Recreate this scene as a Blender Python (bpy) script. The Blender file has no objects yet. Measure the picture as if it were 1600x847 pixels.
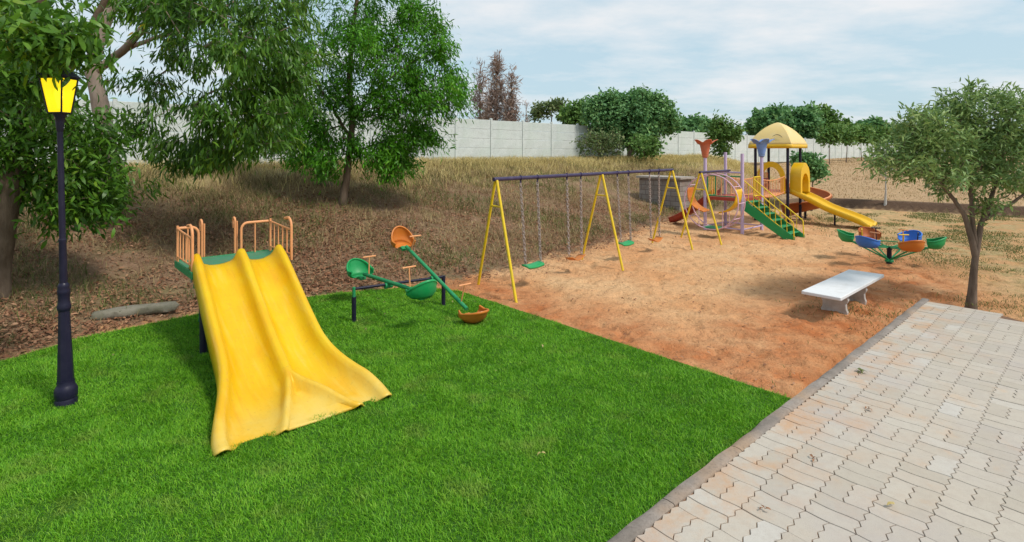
import bpy, math, random
import numpy as np
from mathutils import Vector, Matrix

R = math.radians
rng = np.random.default_rng(11)
random.seed(5)
scene = bpy.context.scene
COL = scene.collection

# ---------------------------------------------------------------- camera
CAM_H, FPX, HORIZ = 2.5, 850.0, 236.0        # eye height (m), focal length and horizon row of the 1600 px wide photo
cd = bpy.data.cameras.new("camera")
cam = bpy.data.objects.new("camera", cd); COL.objects.link(cam)
cam.location = (0, 0, CAM_H); cam.rotation_euler = (R(90), 0, 0)
cd.sensor_width = 36; cd.lens = 36 * FPX / 1600
cd.shift_y = (HORIZ - 423.5) / 1600
cd.clip_start = 0.05; cd.clip_end = 3000
scene.camera = cam

# ---------------------------------------------------------------- sky, sun, exposure
SUN_AZ = Vector((0.80, -0.55)).normalized()   # where the light comes from on the ground plan
SUN_EL = R(52)
w = bpy.data.worlds.new("World"); scene.world = w; w.use_nodes = True
nt = w.node_tree; N, L = nt.nodes, nt.links
for n in list(N): N.remove(n)
out = N.new('ShaderNodeOutputWorld'); bg = N.new('ShaderNodeBackground')
sky = N.new('ShaderNodeTexSky'); sky.sky_type = 'NISHITA'; sky.sun_disc = False
sky.sun_elevation = SUN_EL; sky.sun_rotation = math.atan2(SUN_AZ.x, SUN_AZ.y)
sky.air_density = 1.0; sky.dust_density = 2.2; sky.ozone_density = 1.6
tc = N.new('ShaderNodeTexCoord'); sep = N.new('ShaderNodeSeparateXYZ')
L.new(tc.outputs['Generated'], sep.inputs[0])
def wm(op, a, b=None, clamp=False):
    m = N.new('ShaderNodeMath'); m.operation = op; m.use_clamp = clamp
    for i, v in enumerate((a, b)):
        if v is None: continue
        if isinstance(v, (int, float)): m.inputs[i].default_value = v
        else: L.new(v, m.inputs[i])
    return m.outputs[0]
zz = wm('ADD', wm('MAXIMUM', sep.outputs['Z'], 0.0), 0.16)
comb = N.new('ShaderNodeCombineXYZ')
L.new(wm('DIVIDE', sep.outputs['X'], zz), comb.inputs[0]); L.new(wm('DIVIDE', sep.outputs['Y'], zz), comb.inputs[1])
n1 = N.new('ShaderNodeTexNoise'); n1.inputs['Scale'].default_value = 1.35; n1.inputs['Detail'].default_value = 7; n1.inputs['Roughness'].default_value = 0.6
mp = N.new('ShaderNodeMapping'); mp.inputs['Location'].default_value = (3.1, 1.7, 0); mp.inputs['Scale'].default_value = (0.75, 1.0, 1)
L.new(comb.outputs[0], mp.inputs[0]); L.new(mp.outputs[0], n1.inputs['Vector'])
ramp = N.new('ShaderNodeValToRGB'); ramp.color_ramp.elements[0].position = 0.42; ramp.color_ramp.elements[1].position = 0.68
L.new(n1.outputs['Fac'], ramp.inputs[0])
haze = N.new('ShaderNodeMix'); haze.data_type = 'RGBA'; haze.inputs['Factor'].default_value = 0.72
L.new(sky.outputs[0], haze.inputs['A']); haze.inputs['B'].default_value = (5.9, 7.8, 8.75, 1)
cl = N.new('ShaderNodeMix'); cl.data_type = 'RGBA'
L.new(wm('MULTIPLY', ramp.outputs[0], 0.75), cl.inputs['Factor'])
L.new(haze.outputs['Result'], cl.inputs['A']); cl.inputs['B'].default_value = (8.8, 8.6, 8.6, 1)
L.new(cl.outputs['Result'], bg.inputs['Color']); bg.inputs['Strength'].default_value = 0.052
L.new(bg.outputs[0], out.inputs['Surface'])

sl = bpy.data.lights.new("sun", 'SUN'); sl.energy = 1.5; sl.angle = R(10); sl.color = (1.0, 0.94, 0.85)
sun = bpy.data.objects.new("sun", sl); COL.objects.link(sun)
sdir = Vector((SUN_AZ.x * math.cos(SUN_EL), SUN_AZ.y * math.cos(SUN_EL), math.sin(SUN_EL)))
sun.rotation_euler = sdir.to_track_quat('Z', 'Y').to_euler(); sun.location = (6, -4, 12)

scene.view_settings.view_transform = 'Standard'; scene.view_settings.look = 'None'
scene.view_settings.exposure = 1.05; scene.view_settings.gamma = 1.0; scene.view_settings.use_curve_mapping = False
scene.render.engine = 'CYCLES'
scene.cycles.use_denoising = True
scene.cycles.max_bounces = 6; scene.cycles.diffuse_bounces = 3; scene.cycles.transparent_max_bounces = 8
scene.cycles.use_adaptive_sampling = True; scene.cycles.adaptive_threshold = 0.015

# ================================================================ helpers
U = np.array([0.741, 0.671]); V = np.array([0.671, -0.741])      # along the kerb (away), across it (towards the viewer's right)
GRID = math.atan2(U[1], U[0])

def at(px, py, d):
    """point at forward distance d seen from the survey station in that direction"""
    return Vector(((px - 800) * d / FPX, d, CAM_H - (py - HORIZ) * d / FPX))

class Nodes:
    def __init__(s, name):
        s.m = bpy.data.materials.new(name); s.m.use_nodes = True
        s.t = s.m.node_tree; s.n = s.t.nodes; s.l = s.t.links
        s.b = s.n['Principled BSDF']
    def new(s, typ, **kw):
        n = s.n.new('ShaderNode' + typ)
        for k, v in kw.items(): setattr(n, k, v)
        return n
    def put(s, sock, v):
        if hasattr(v, 'links') or isinstance(v, bpy.types.NodeSocket): s.l.new(v, sock)
        else:
            if isinstance(v, (tuple, list)) and len(v) == 3 and sock.type == 'RGBA': v = (*v, 1)
            sock.default_value = v
    def coord(s, which='Object'):
        return s.new('TexCoord').outputs[which]
    def noise(s, scale, detail=5, rough=0.55, vec=None, stretch=None, dist=0.0):
        n = s.new('TexNoise'); n.inputs['Scale'].default_value = scale; n.inputs['Detail'].default_value = detail
        n.inputs['Roughness'].default_value = rough; n.inputs['Distortion'].default_value = dist
        v = vec or s.coord()
        if stretch:
            mpp = s.new('Mapping'); mpp.inputs['Scale'].default_value = stretch; s.l.new(v, mpp.inputs[0]); v = mpp.outputs[0]
        s.l.new(v, n.inputs['Vector'])
        return n.outputs['Fac']
    def ramp(s, fac, stops):
        r = s.new('ValToRGB'); e = r.color_ramp.elements
        while len(e) < len(stops): e.new(0.5)
        for i, (p, c) in enumerate(stops):
            e[i].position = p
            e[i].color = (c, c, c, 1) if isinstance(c, (int, float)) else (*c, 1)
        s.l.new(fac, r.inputs[0]); return r.outputs[0]
    def mix(s, f, a, b, blend='MIX'):
        m = s.new('Mix', data_type='RGBA', blend_type=blend)
        s.put(m.inputs['Factor'], f); s.put(m.inputs['A'], a); s.put(m.inputs['B'], b)
        return m.outputs['Result']
    def math(s, op, a, b=0.0, clamp=False):
        m = s.new('Math', operation=op, use_clamp=clamp); s.put(m.inputs[0], a); s.put(m.inputs[1], b); return m.outputs[0]
    def attr(s, name):
        return s.new('Attribute', attribute_name=name).outputs['Fac']
    def bump(s, h, strength=0.3, dist=0.02):
        b = s.new('Bump'); b.inputs['Strength'].default_value = strength; b.inputs['Distance'].default_value = dist
        s.l.new(h, b.inputs['Height']); s.l.new(b.outputs[0], s.b.inputs['Normal'])
    def set(s, color=None, rough=None, spec=None, metal=None):
        if color is not None: s.put(s.b.inputs['Base Color'], color)
        if rough is not None: s.put(s.b.inputs['Roughness'], rough)
        if spec is not None: s.b.inputs['Specular IOR Level'].default_value = spec
        if metal is not None: s.b.inputs['Metallic'].default_value = metal
        return s.m

def paint(name, c, worn=None, amount=0.35, rough=0.45, scale=5.0, bump=0.08, spec=0.4):
    """painted or moulded surface: slow tone drift, fine grime, worn patches, a little unevenness"""
    k = Nodes(name)
    worn = worn or tuple(min(1, x * 0.55 + 0.10) for x in c)
    a = k.noise(scale, 6, 0.65)
    b = k.noise(scale * 9, 4, 0.7)
    f = k.ramp(a, [(0.45, 0.0), (0.75, 1.0)])
    f2 = k.math('MULTIPLY', k.ramp(b, [(0.5, 0.0), (0.8, 1.0)]), 0.6)
    col = k.mix(k.math('MULTIPLY', k.math('MAXIMUM', f, f2), amount), c, worn)
    r = k.ramp(a, [(0.3, max(0.05, rough - 0.1)), (0.7, min(1, rough + 0.2))])
    k.bump(b, bump, 0.01)
    return k.set(col, r, spec)

def foliage(name, cols, rough=0.45, trans=0.35, tcol=None, patch=0.6, spec=0.35):
    """leaf: colour differs leaf by leaf and clump by clump; lets some light through"""
    k = Nodes(name)
    isl = k.new('NewGeometry').outputs['Random Per Island']
    n = k.noise(patch, 3, 0.5)
    f = k.math('ADD', k.math('MULTIPLY', isl, 0.62), k.math('MULTIPLY', k.ramp(n, [(0.3, 0.0), (0.7, 1.0)]), 0.38))
    col = k.ramp(f, cols)
    k.set(col, rough, spec)
    tr = k.new('BsdfTranslucent'); k.put(tr.inputs['Color'], col)
    if tcol: k.put(tr.inputs['Color'], k.mix(0.5, col, tcol))
    mx = k.new('MixShader'); mx.inputs[0].default_value = trans
    k.l.new(k.b.outputs[0], mx.inputs[1]); k.l.new(tr.outputs[0], mx.inputs[2])
    k.l.new(mx.outputs[0], k.n['Material Output'].inputs['Surface'])
    return k.m

class MB:
    """collects plain shapes; build() links them as ONE mesh object"""
    def __init__(s): s.v = []; s.f = []
    def add(s, vs, fs, M=None):
        o = len(s.v)
        for p in vs:
            p = Vector(p)
            s.v.append(M @ p if M else p)
        s.f += [tuple(i + o for i in f) for f in fs]
        return s
    def box(s, c, size, M=None, rot=None):
        x, y, z = (q / 2 for q in size); c = Vector(c)
        rm = rot.to_3x3() if rot else Matrix.Identity(3)
        vs = [c + rm @ Vector((a * x, b * y, d * z)) for a in (-1, 1) for b in (-1, 1) for d in (-1, 1)]
        return s.add(vs, [(0, 1, 3, 2), (4, 6, 7, 5), (0, 4, 5, 1), (2, 3, 7, 6), (0, 2, 6, 4), (1, 5, 7, 3)], M)
    def tube(s, pts, r, n=8, cap=True, closed=False):
        pts = [Vector(p) for p in pts]; m = len(pts)
        rr = list(r) if hasattr(r, '__len__') else [r] * m
        vs, fs = [], []; up = None
        for i, p in enumerate(pts):
            if closed: t = pts[(i + 1) % m] - pts[i - 1]
            else: t = pts[min(i + 1, m - 1)] - pts[max(i - 1, 0)]
            t.normalize()
            if up is None:
                up = Vector((0, 0, 1)) if abs(t.z) < 0.9 else Vector((1, 0, 0))
            side = t.cross(up)
            if side.length < 1e-5: side = t.orthogonal()
            side.normalize(); up = side.cross(t).normalized()
            for k in range(n):
                a = 2 * math.pi * k / n
                vs.append(p + (side * math.cos(a) + up * math.sin(a)) * rr[i])
        for i in range(m if closed else m - 1):
            j = (i + 1) % m
            for k in range(n):
                q = (k + 1) % n
                fs.append((i * n + k, i * n + q, j * n + q, j * n + k))
        if cap and not closed:
            fs.append(tuple(range(n - 1, -1, -1))); fs.append(tuple((m - 1) * n + k for k in range(n)))
        return s.add(vs, fs)
    def lathe(s, prof, n=20, c=(0, 0, 0)):
        vs, fs = [], []; c = Vector(c)
        for r, z in prof:
            for k in range(n):
                a = 2 * math.pi * k / n
                vs.append(c + Vector((r * math.cos(a), r * math.sin(a), z)))
        for i in range(len(prof) - 1):
            for k in range(n):
                q = (k + 1) % n
                fs.append((i * n + k, i * n + q, (i + 1) * n + q, (i + 1) * n + k))
        fs.append(tuple(range(n - 1, -1, -1))); fs.append(tuple((len(prof) - 1) * n + k for k in range(n)))
        return s.add(vs, fs)
    def sheet(s, rows):
        """rows: list of equally long lists of points"""
        m, n = len(rows), len(rows[0]); vs = [p for r in rows for p in r]; fs = []
        for i in range(m - 1):
            for j in range(n - 1):
                fs.append((i * n + j, i * n + j + 1, (i + 1) * n + j + 1, (i + 1) * n + j))
        return s.add(vs, fs)
    def prism(s, outline, depth_vec, origin=(0, 0, 0), ax=Vector((1, 0, 0)), ay=Vector((0, 0, 1))):
        o = Vector(origin); dv = Vector(depth_vec); n = len(outline)
        vs = [o + ax * a + ay * b for a, b in outline] + [o + ax * a + ay * b + dv for a, b in outline]
        fs = [tuple(range(n - 1, -1, -1)), tuple(range(n, 2 * n))]
        fs += [(i, (i + 1) % n, n + (i + 1) % n, n + i) for i in range(n)]
        return s.add(vs, fs)
    def build(s, name, mat, parent=None, smooth=38, solid=0.0, bevel=0.0, subsurf=0, loc=None):
        me = bpy.data.meshes.new(name); me.from_pydata([tuple(p) for p in s.v], [], s.f); me.update()
        import bmesh
        bm = bmesh.new(); bm.from_mesh(me); bmesh.ops.recalc_face_normals(bm, faces=bm.faces); bm.to_mesh(me); bm.free()
        if smooth:
            for p in me.polygons: p.use_smooth = True
            me.set_sharp_from_angle(angle=R(smooth))
        me.materials.append(mat)
        o = bpy.data.objects.new(name, me); COL.objects.link(o)
        if parent: o.parent = parent
        if loc is not None: o.location = loc
        if solid:
            m = o.modifiers.new('thickness', 'SOLIDIFY'); m.thickness = solid; m.offset = 0
        if bevel:
            m = o.modifiers.new('bevel', 'BEVEL'); m.width = bevel; m.segments = 2; m.limit_method = 'ANGLE'; m.angle_limit = R(40)
        if subsurf:
            m = o.modifiers.new('sub', 'SUBSURF'); m.levels = subsurf; m.render_levels = subsurf
        return o

def mesh_np(name, verts, faces, mat, parent=None, smooth=False, attrs=None):
    """verts (N,3), faces (M,k) with one k"""
    verts = np.ascontiguousarray(verts, dtype=np.float32); faces = np.ascontiguousarray(faces, dtype=np.int32)
    me = bpy.data.meshes.new(name); k = faces.shape[1]
    me.vertices.add(len(verts)); me.vertices.foreach_set('co', verts.ravel())
    me.loops.add(faces.size); me.loops.foreach_set('vertex_index', faces.ravel())
    me.polygons.add(len(faces)); me.polygons.foreach_set('loop_start', np.arange(0, faces.size, k, dtype=np.int32))
    me.polygons.foreach_set('loop_total', np.full(len(faces), k, dtype=np.int32))
    if smooth: me.polygons.foreach_set('use_smooth', np.ones(len(faces), dtype=bool))
    for an, av in (attrs or {}).items():
        a = me.attributes.new(an, 'FLOAT', 'POINT'); a.data.foreach_set('value', np.ascontiguousarray(av, dtype=np.float32))
    me.update(calc_edges=True); me.validate()
    me.materials.append(mat)
    o = bpy.data.objects.new(name, me); COL.objects.link(o)
    if parent: o.parent = parent
    return o

def tag(o, label=None, cat=None, group=None, kind=None):
    if label: o['label'] = label
    if cat: o['category'] = cat
    if group: o['group'] = group
    if kind: o['kind'] = kind
    return o
def thing(name, label, cat, loc=(0, 0, 0), rz=0.0, group=None):
    o = bpy.data.objects.new(name, None); COL.objects.link(o); o.empty_display_size = 0.2
    o.location = loc; o.rotation_euler = (0, 0, rz)
    return tag(o, label, cat, group)
def copy_tree(o, parent=None):
    c = o.copy(); COL.objects.link(c)
    if parent: c.parent = parent
    for ch in list(o.children): copy_tree(ch, c)
    return c

# ---- numpy noise
_perm = rng.random((256, 256))
def vnoise(x, y):
    xi, yi = np.floor(x).astype(int), np.floor(y).astype(int); fx, fy = x - xi, y - yi
    fx, fy = fx * fx * (3 - 2 * fx), fy * fy * (3 - 2 * fy)
    g = lambda a, b: _perm[a % 256, b % 256]
    return (g(xi, yi) * (1 - fx) + g(xi + 1, yi) * fx) * (1 - fy) + (g(xi, yi + 1) * (1 - fx) + g(xi + 1, yi + 1) * fx) * fy
def fbm(x, y, o=4):
    s = 0; a = 0.5
    for i in range(o): s = s + a * vnoise(x * 2 ** i + 17 * i, y * 2 ** i + 9 * i); a *= 0.5
    return s
def sstep(t): t = np.clip(t, 0, 1); return t * t * (3 - 2 * t)
def inside(px, py, poly):
    r = np.zeros(px.shape, bool); n = len(poly)
    for i in range(n):
        x1, y1 = poly[i]; x2, y2 = poly[(i + 1) % n]
        c = ((y1 > py) != (y2 > py)) & (px < (x2 - x1) * (py - y1) / ((y2 - y1) + 1e-12) + x1)
        r ^= c
    return r

# ================================================================ terrain
def flat(px, py, h=0.0):
    d = FPX * (CAM_H - h) / (py - HORIZ); return ((px - 800) * d / FPX, d)
FOOT = [(-60, -12), (-24, 1.5), (-12, 5.0)] + [flat(*p) for p in
        [(0, 562), (130, 524), (280, 494), (400, 472), (500, 459), (640, 442), (720, 432), (800, 417), (880, 396), (960, 373), (1015, 352), (1090, 333), (1280, 322), (1450, 331), (1600, 339)]] + [(26, 18.5), (70, 16), (120, 14)]
_fpoly = FOOT + [(120, -80), (-60, -80)]
def foot_s(x, y):
    best = np.full(x.shape, 1e9)
    for (x1, y1), (x2, y2) in zip(FOOT[:-1], FOOT[1:]):
        dx, dy = x2 - x1, y2 - y1
        t = np.clip(((x - x1) * dx + (y - y1) * dy) / (dx * dx + dy * dy), 0, 1)
        best = np.minimum(best, np.hypot(x - x1 - t * dx, y - y1 - t * dy))
    return np.where(inside(x, y, _fpoly), -best, best)
def zt_full(x, y):
    x = np.asarray(x, float); y = np.asarray(y, float)
    s = foot_s(x, y); sp = np.maximum(s, 0)
    wr = sstep((x - 0.35 * np.maximum(y - 18, 0) - 6.0) / 6.0)        # 0 = bank on the left, 1 = open field on the right
    t = np.clip(sp / 8.5, 0, 1)
    za = 1.85 * (0.75 * t + 0.25 * sstep(t)) + 0.15 * sstep((sp - 8) / 14)
    za = za + (fbm(x * 0.9, y * 0.9) - 0.47) * 0.30 * sstep(sp / 1.5)
    zb = 0.34 * sstep(sp / 0.4) + 1.25 * np.clip((sp - 0.6) / 48, 0, 1) + (fbm(x * 0.4, y * 0.4) - 0.47) * 0.2 * sstep(sp / 4)
    z = za * (1 - wr) + zb * wr
    z = z - 0.0012 * np.maximum(sp - 60, 0)
    # sand: gentle hollows and footprints
    z = z + np.where(s < 0, 0, 0)
    return z, s, wr
def zt(x, y): return float(zt_full(np.array([x]), np.array([y]))[0][0])
def hit(px, py, dmax=120):
    """where the sight line through (px,py) meets the ground"""
    d = np.arange(2.0, dmax, 0.02); X = (px - 800) * d / FPX; Z = CAM_H - (py - HORIZ) * d / FPX
    g = zt_full(X, d)[0]; i = np.argmax(Z <= g)
    return Vector((X[i], d[i], g[i]))

# lawn outline
LAWN = [(2.76, 5.56), (-0.91, 9.68), (-1.75, 10.05), (-3.0, 9.55)] + [flat(*p) for p in [(400, 474), (280, 497), (130, 528), (0, 566)]] + [(-12, 4.7), (-18, 2.0), (-18, -6), (-8.0, -4.2)]
K0 = np.array([0.596, 3.38]); K1 = np.array([6.71, 8.91])            # kerb, grass side, at its top
Uk = (K1 - K0) / np.linalg.norm(K1 - K0); Vk = np.array([Uk[1], -Uk[0]])
LAWN = [tuple(K0 + Uk * (-9.5)), tuple(K0 + Uk * 3.06)] + LAWN[1:]
LAWN_NP = np.array(LAWN)

# --- ground material, driven by distance from the foot of the bank (s) and field share (w)
k = Nodes('ground_mix')
P = k.coord('Object')
s_ = k.attr('s'); w_ = k.attr('w')
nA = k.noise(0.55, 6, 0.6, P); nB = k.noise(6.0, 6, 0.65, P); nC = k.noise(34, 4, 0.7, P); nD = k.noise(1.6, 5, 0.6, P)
sand = k.mix(k.ramp(nA, [(0.38, 0.0), (0.62, 1.0)]), (0.62, 0.315, 0.145), (0.69, 0.425, 0.225))
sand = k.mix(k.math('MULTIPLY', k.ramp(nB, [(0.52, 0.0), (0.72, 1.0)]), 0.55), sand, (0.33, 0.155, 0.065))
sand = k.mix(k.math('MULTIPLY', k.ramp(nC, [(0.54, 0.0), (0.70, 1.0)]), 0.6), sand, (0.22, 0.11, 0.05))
red = k.math('MULTIPLY', k.attr('red'), k.ramp(nD, [(0.32, 0.3), (0.66, 1.0)]))
sand = k.mix(red, sand, k.mix(k.ramp(nB, [(0.35, 0.0), (0.65, 1.0)]), (0.54, 0.185, 0.065), (0.36, 0.13, 0.05)))
mead = k.mix(k.ramp(nB, [(0.4, 0.0), (0.65, 1.0)]), (0.46, 0.33, 0.17), (0.33, 0.26, 0.11))
sand = k.mix(k.math('MULTIPLY', k.attr('mead'), k.ramp(nD, [(0.35, 0.2), (0.6, 1.0)])), sand, mead)
bank = k.mix(k.ramp(nB, [(0.35, 0.0), (0.68, 1.0)]), (0.18, 0.103, 0.062), (0.31, 0.20, 0.125))
bank = k.mix(k.ramp(nD, [(0.45, 0.0), (0.7, 0.7)]), bank, (0.20, 0.175, 0.08))
gold = k.mix(k.ramp(nB, [(0.35, 0.0), (0.7, 1.0)]), (0.38, 0.28, 0.14), (0.25, 0.21, 0.09))
fld = k.mix(k.ramp(nD, [(0.3, 0.0), (0.7, 1.0)]), (0.50, 0.32, 0.185), (0.42, 0.29, 0.16))
fld = k.mix(k.math('MULTIPLY', k.ramp(nB, [(0.45, 0.0), (0.75, 1.0)]), 0.5), fld, (0.32, 0.22, 0.12))
sj = k.math('ADD', s_, k.math('MULTIPLY', k.math('SUBTRACT', nD, 0.5), 2.2))
far = k.mix(k.ramp(k.math('DIVIDE', sj, 10.0), [(0.52, 0.0), (0.78, 1.0)]), bank, gold)
far = k.mix(w_, far, fld)
edge = k.math('ADD', s_, k.math('MULTIPLY', k.math('SUBTRACT', nB, 0.5), 1.1))
edge = k.math('ADD', edge, k.math('MULTIPLY', k.math('SUBTRACT', nD, 0.5), 1.4))
col = k.mix(k.ramp(k.math('ADD', k.math('MULTIPLY', edge, 0.5), 0.5), [(0.40, 0.0), (0.58, 1.0)]), sand, far)
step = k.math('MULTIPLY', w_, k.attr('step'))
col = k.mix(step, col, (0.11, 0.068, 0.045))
nE = k.noise(15, 4, 0.6, P)
hb = k.math('ADD', k.math('ADD', k.math('MULTIPLY', nB, 0.7), k.math('MULTIPLY', nE, 0.8)), k.math('MULTIPLY', nC, 0.45))
k.bump(hb, 1.0, 0.055)
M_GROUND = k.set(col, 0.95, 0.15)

def axis_pts(parts):
    r = []
    for a, b, st in parts: r += list(np.arange(a, b - 1e-6, st))
    return np.array(r + [parts[-1][1]])
gx = axis_pts([(-400, -60, 20), (-60, -16, 1.5), (-16, -8, 0.25), (-8, -2, 0.11), (-2, 13, 0.05), (13, 24, 0.25), (24, 60, 1.2), (60, 160, 5), (160, 500, 20)])
gy = axis_pts([(-60, -6, 6), (-6, 3, 0.5), (3, 5, 0.11), (5, 15, 0.05), (15, 30, 0.2), (30, 60, 1.0), (60, 140, 4), (140, 700, 25)])
GX, GY = np.meshgrid(gx, gy)
gz, gs, gw = zt_full(GX.ravel(), GY.ravel())
gxr, gyr = GX.ravel(), GY.ravel()
lump = (fbm(gxr * 3.1, gyr * 3.1, 3) - 0.44) * 0.055 + (fbm(gxr * 6.5 + 40, gyr * 6.5, 2) - 0.38) * 0.045
inl = inside(gxr, gyr, LAWN)
foot_p = fbm(gxr * 4.6 + 3, gyr * 4.6, 2)
lump = lump - 0.040 * sstep((foot_p - 0.44) / 0.10) + 0.018 * sstep((fbm(gxr * 7.5 + 11, gyr * 7.5, 2) - 0.44) / 0.1)
for t_ in (0.95, 2.35, 4.2, 5.7):                      # scuffed hollows under the swings
    hx_, hy_ = -0.282 + 0.685 * t_ + 0.1, 9.63 + 0.729 * t_ - 0.1
    lump = lump - 0.07 * np.exp(-((gxr - hx_) ** 2 + (gyr - hy_) ** 2) / 0.16)
kd = (gxr - K0[0]) * Vk[0] + (gyr - K0[1]) * Vk[1]                    # distance past the kerb line, pavement side
ku = (gxr - K0[0]) * Uk[0] + (gyr - K0[1]) * Uk[1]
under = np.where((kd > -0.15) & (ku < 9.2), -0.06, 0.0)
gz = gz + np.where((gs < 0.3) & ~inl, lump - 0.012, 0) + under + np.where(inl, -0.05, 0)
redm = sstep(1.25 - np.minimum(np.abs(kd + 0.6) / 1.7, np.abs((gxr - 2.76) * 0.741 + (gyr - 5.56) * 0.671) / 1.5)) * (gs < 0)
meadm = sstep((gxr * 0.9 - gyr * 0.2 - 4.6) / 2.2 - 0.12)
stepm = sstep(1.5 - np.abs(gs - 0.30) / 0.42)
ny, nx = GX.shape
idx = np.arange(ny * nx).reshape(ny, nx)
quads = np.stack([idx[:-1, :-1], idx[:-1, 1:], idx[1:, 1:], idx[1:, :-1]], -1).reshape(-1, 4)
fs = gs[quads].mean(1); fw = gw[quads].mean(1)
allv = np.stack([gxr, gyr, gz], -1)
def ground_piece(name, mask, label):
    q = quads[mask]; u, inv = np.unique(q, return_inverse=True)
    o = mesh_np(name, allv[u], inv.reshape(-1, 4), M_GROUND, smooth=True,
                attrs={'s': gs[u], 'w': gw[u], 'red': redm[u], 'mead': meadm[u], 'step': stepm[u]})
    return tag(o, label, None, None, 'structure')
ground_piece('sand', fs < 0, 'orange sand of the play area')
ground_piece('bank', (fs >= 0) & (fw < 0.5), 'dry earth bank behind the swings')
ground_piece('field', (fs >= 0) & (fw >= 0.5), 'tan dry field beyond the play area')

# lawn soil sheet
k = Nodes('lawn_soil')
n = k.noise(3, 5, 0.6)
M_SOIL = k.set(k.ramp(n, [(0.3, (0.030, 0.085, 0.012)), (0.7, (0.05, 0.13, 0.02))]), 0.95, 0.1)
o = mesh_np('lawn', np.c_[LAWN_NP, np.full(len(LAWN_NP), 0.004)], np.array([list(range(len(LAWN_NP)))]), M_SOIL)
tag(o, None, None, None, 'structure')

# ================================================================ pavement and kerb
PV_H = 0.085
def kp(u, v): return K0[0] + Uk[0] * u + Vk[0] * v, K0[1] + Uk[1] * u + Vk[1] * v
k = Nodes('paver')
P = k.coord('Object'); isl = k.new('NewGeometry').outputs['Random Per Island']
n1_ = k.noise(1.1, 6, 0.62, P); n2_ = k.noise(14, 5, 0.7, P); n3_ = k.noise(120, 3, 0.7, P); n4_ = k.noise(2.6, 6, 0.66, P)
base = k.ramp(isl, [(0.0, (0.43, 0.38, 0.315)), (0.5, (0.465, 0.41, 0.345)), (0.95, (0.485, 0.435, 0.37)), (1.0, (0.50, 0.465, 0.42))])
base = k.mix(k.math('MULTIPLY', k.ramp(n2_, [(0.45, 0.0), (0.75, 1.0)]), 0.35), base, (0.34, 0.28, 0.235))
base = k.mix(k.math('MULTIPLY', k.ramp(n4_, [(0.60, 0.0), (0.72, 1.0)]), 0.35), base, (0.56, 0.36, 0.21))
base = k.mix(k.math('MULTIPLY', k.ramp(n1_, [(0.35, 1.0), (0.55, 0.0)]), 0.4), base, (0.40, 0.36, 0.35))
base = k.mix(k.math('MULTIPLY', k.ramp(n3_, [(0.56, 0.0), (0.7, 1.0)]), 0.35), base, (0.25, 0.21, 0.18))
kd_ = k.attr('kerbd')
base = k.mix(k.math('MULTIPLY', k.math('MULTIPLY', kd_, k.ramp(n4_, [(0.46, 0.0), (0.66, 1.0)])), 0.6), base, (0.50, 0.25, 0.105))
k.bump(k.math('ADD', n3_, k.math('MULTIPLY', n2_, 1.2)), 0.35, 0.006)
M_PAVER = k.set(base, 0.85, 0.25)
C = 0.30                       # basket-weave cell: two blocks side by side
GAP = 0.0062
def warp(u, v):
    tri = lambda t: np.abs((t % 1.0) * 2 - 1) * 2 - 1
    return u + 0.0055 * np.sin(v / C * 2 * np.pi) + 0.004 * np.sin(v * 3.1 + u * 0.7), v + 0.0125 * tri(u / (C / 3)) + 0.006 * np.sin(u * 2.3)
pv, pf, pk = [], [], []
NS = 12
def end_u(v): return 8.24 - 0.0 * v - 0.40 * max(0, v - 0.5) - 0.16 * max(0, v - 1.6)
for ci in range(-11, 29):
    for cj in range(0, 24):
        u0, v0 = ci * C, 0.105 + cj * C
        if u0 + C > end_u(v0) + 0.05 * math.sin(cj * 2.1): continue
        cells = [(u0, v0, C, C / 2), (u0, v0 + C / 2, C, C / 2)] if (ci + cj) % 2 else [(u0, v0, C / 2, C), (u0 + C / 2, v0, C / 2, C)]
        for (a, b, la, lb) in cells:
            hz = PV_H + rng.normal(0, 0.0012); tu, tv = rng.normal(0, 0.004, 2)
            rings = []
            for ins, dz in ((GAP * 0.5, -0.045), (GAP * 0.5, -0.003), (GAP * 0.5 + 0.0022, 0.0)):
                loop = []
                x0, x1, y0, y1 = a + ins, a + la - ins, b + ins, b + lb - ins
                for t in np.linspace(0, 1, NS, endpoint=False): loop.append((x0 + (x1 - x0) * t, y0))
                for t in np.linspace(0, 1, NS, endpoint=False): loop.append((x1, y0 + (y1 - y0) * t))
                for t in np.linspace(0, 1, NS, endpoint=False): loop.append((x1 - (x1 - x0) * t, y1))
                for t in np.linspace(0, 1, NS, endpoint=False): loop.append((x0, y1 - (y1 - y0) * t))
                loop = np.array(loop); wu, wv = warp(loop[:, 0], loop[:, 1])
                zq = np.full(len(loop), hz + dz)
                X = K0[0] + Uk[0] * wu + Vk[0] * wv; Y = K0[1] + Uk[1] * wu + Vk[1] * wv
                rings.append(np.stack([X, Y, zq], -1))
            o0 = len(pv) and sum(len(q) for q in pv)
            m = 4 * NS
            # top centre line of verts to triangulate the cap as a fan
            cen = rings[2].mean(0, keepdims=True)
            pv.append(np.vstack(rings + [cen]))
            pk.append(np.full(3 * m + 1, math.exp(-(b - 0.105) / 0.45)))
            base_i = np.arange(m); nxt = (base_i + 1) % m
            fa = [np.stack([base_i + r * m, nxt + r * m, nxt + (r + 1) * m], -1) for r in (0, 1)] + \
                 [np.stack([base_i + r * m, nxt + (r + 1) * m, base_i + (r + 1) * m], -1) for r in (0, 1)] + \
                 [np.stack([base_i + 2 * m, nxt + 2 * m, np.full(m, 3 * m)], -1)]
            pf.append((np.vstack(fa), 3 * m + 1))
off = 0; faces = []
for fa, cnt in pf: faces.append(fa + off); off += cnt
o = mesh_np('pavement', np.vstack(pv), np.vstack(faces), M_PAVER, attrs={'kerbd': np.concatenate(pk)})
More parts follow.
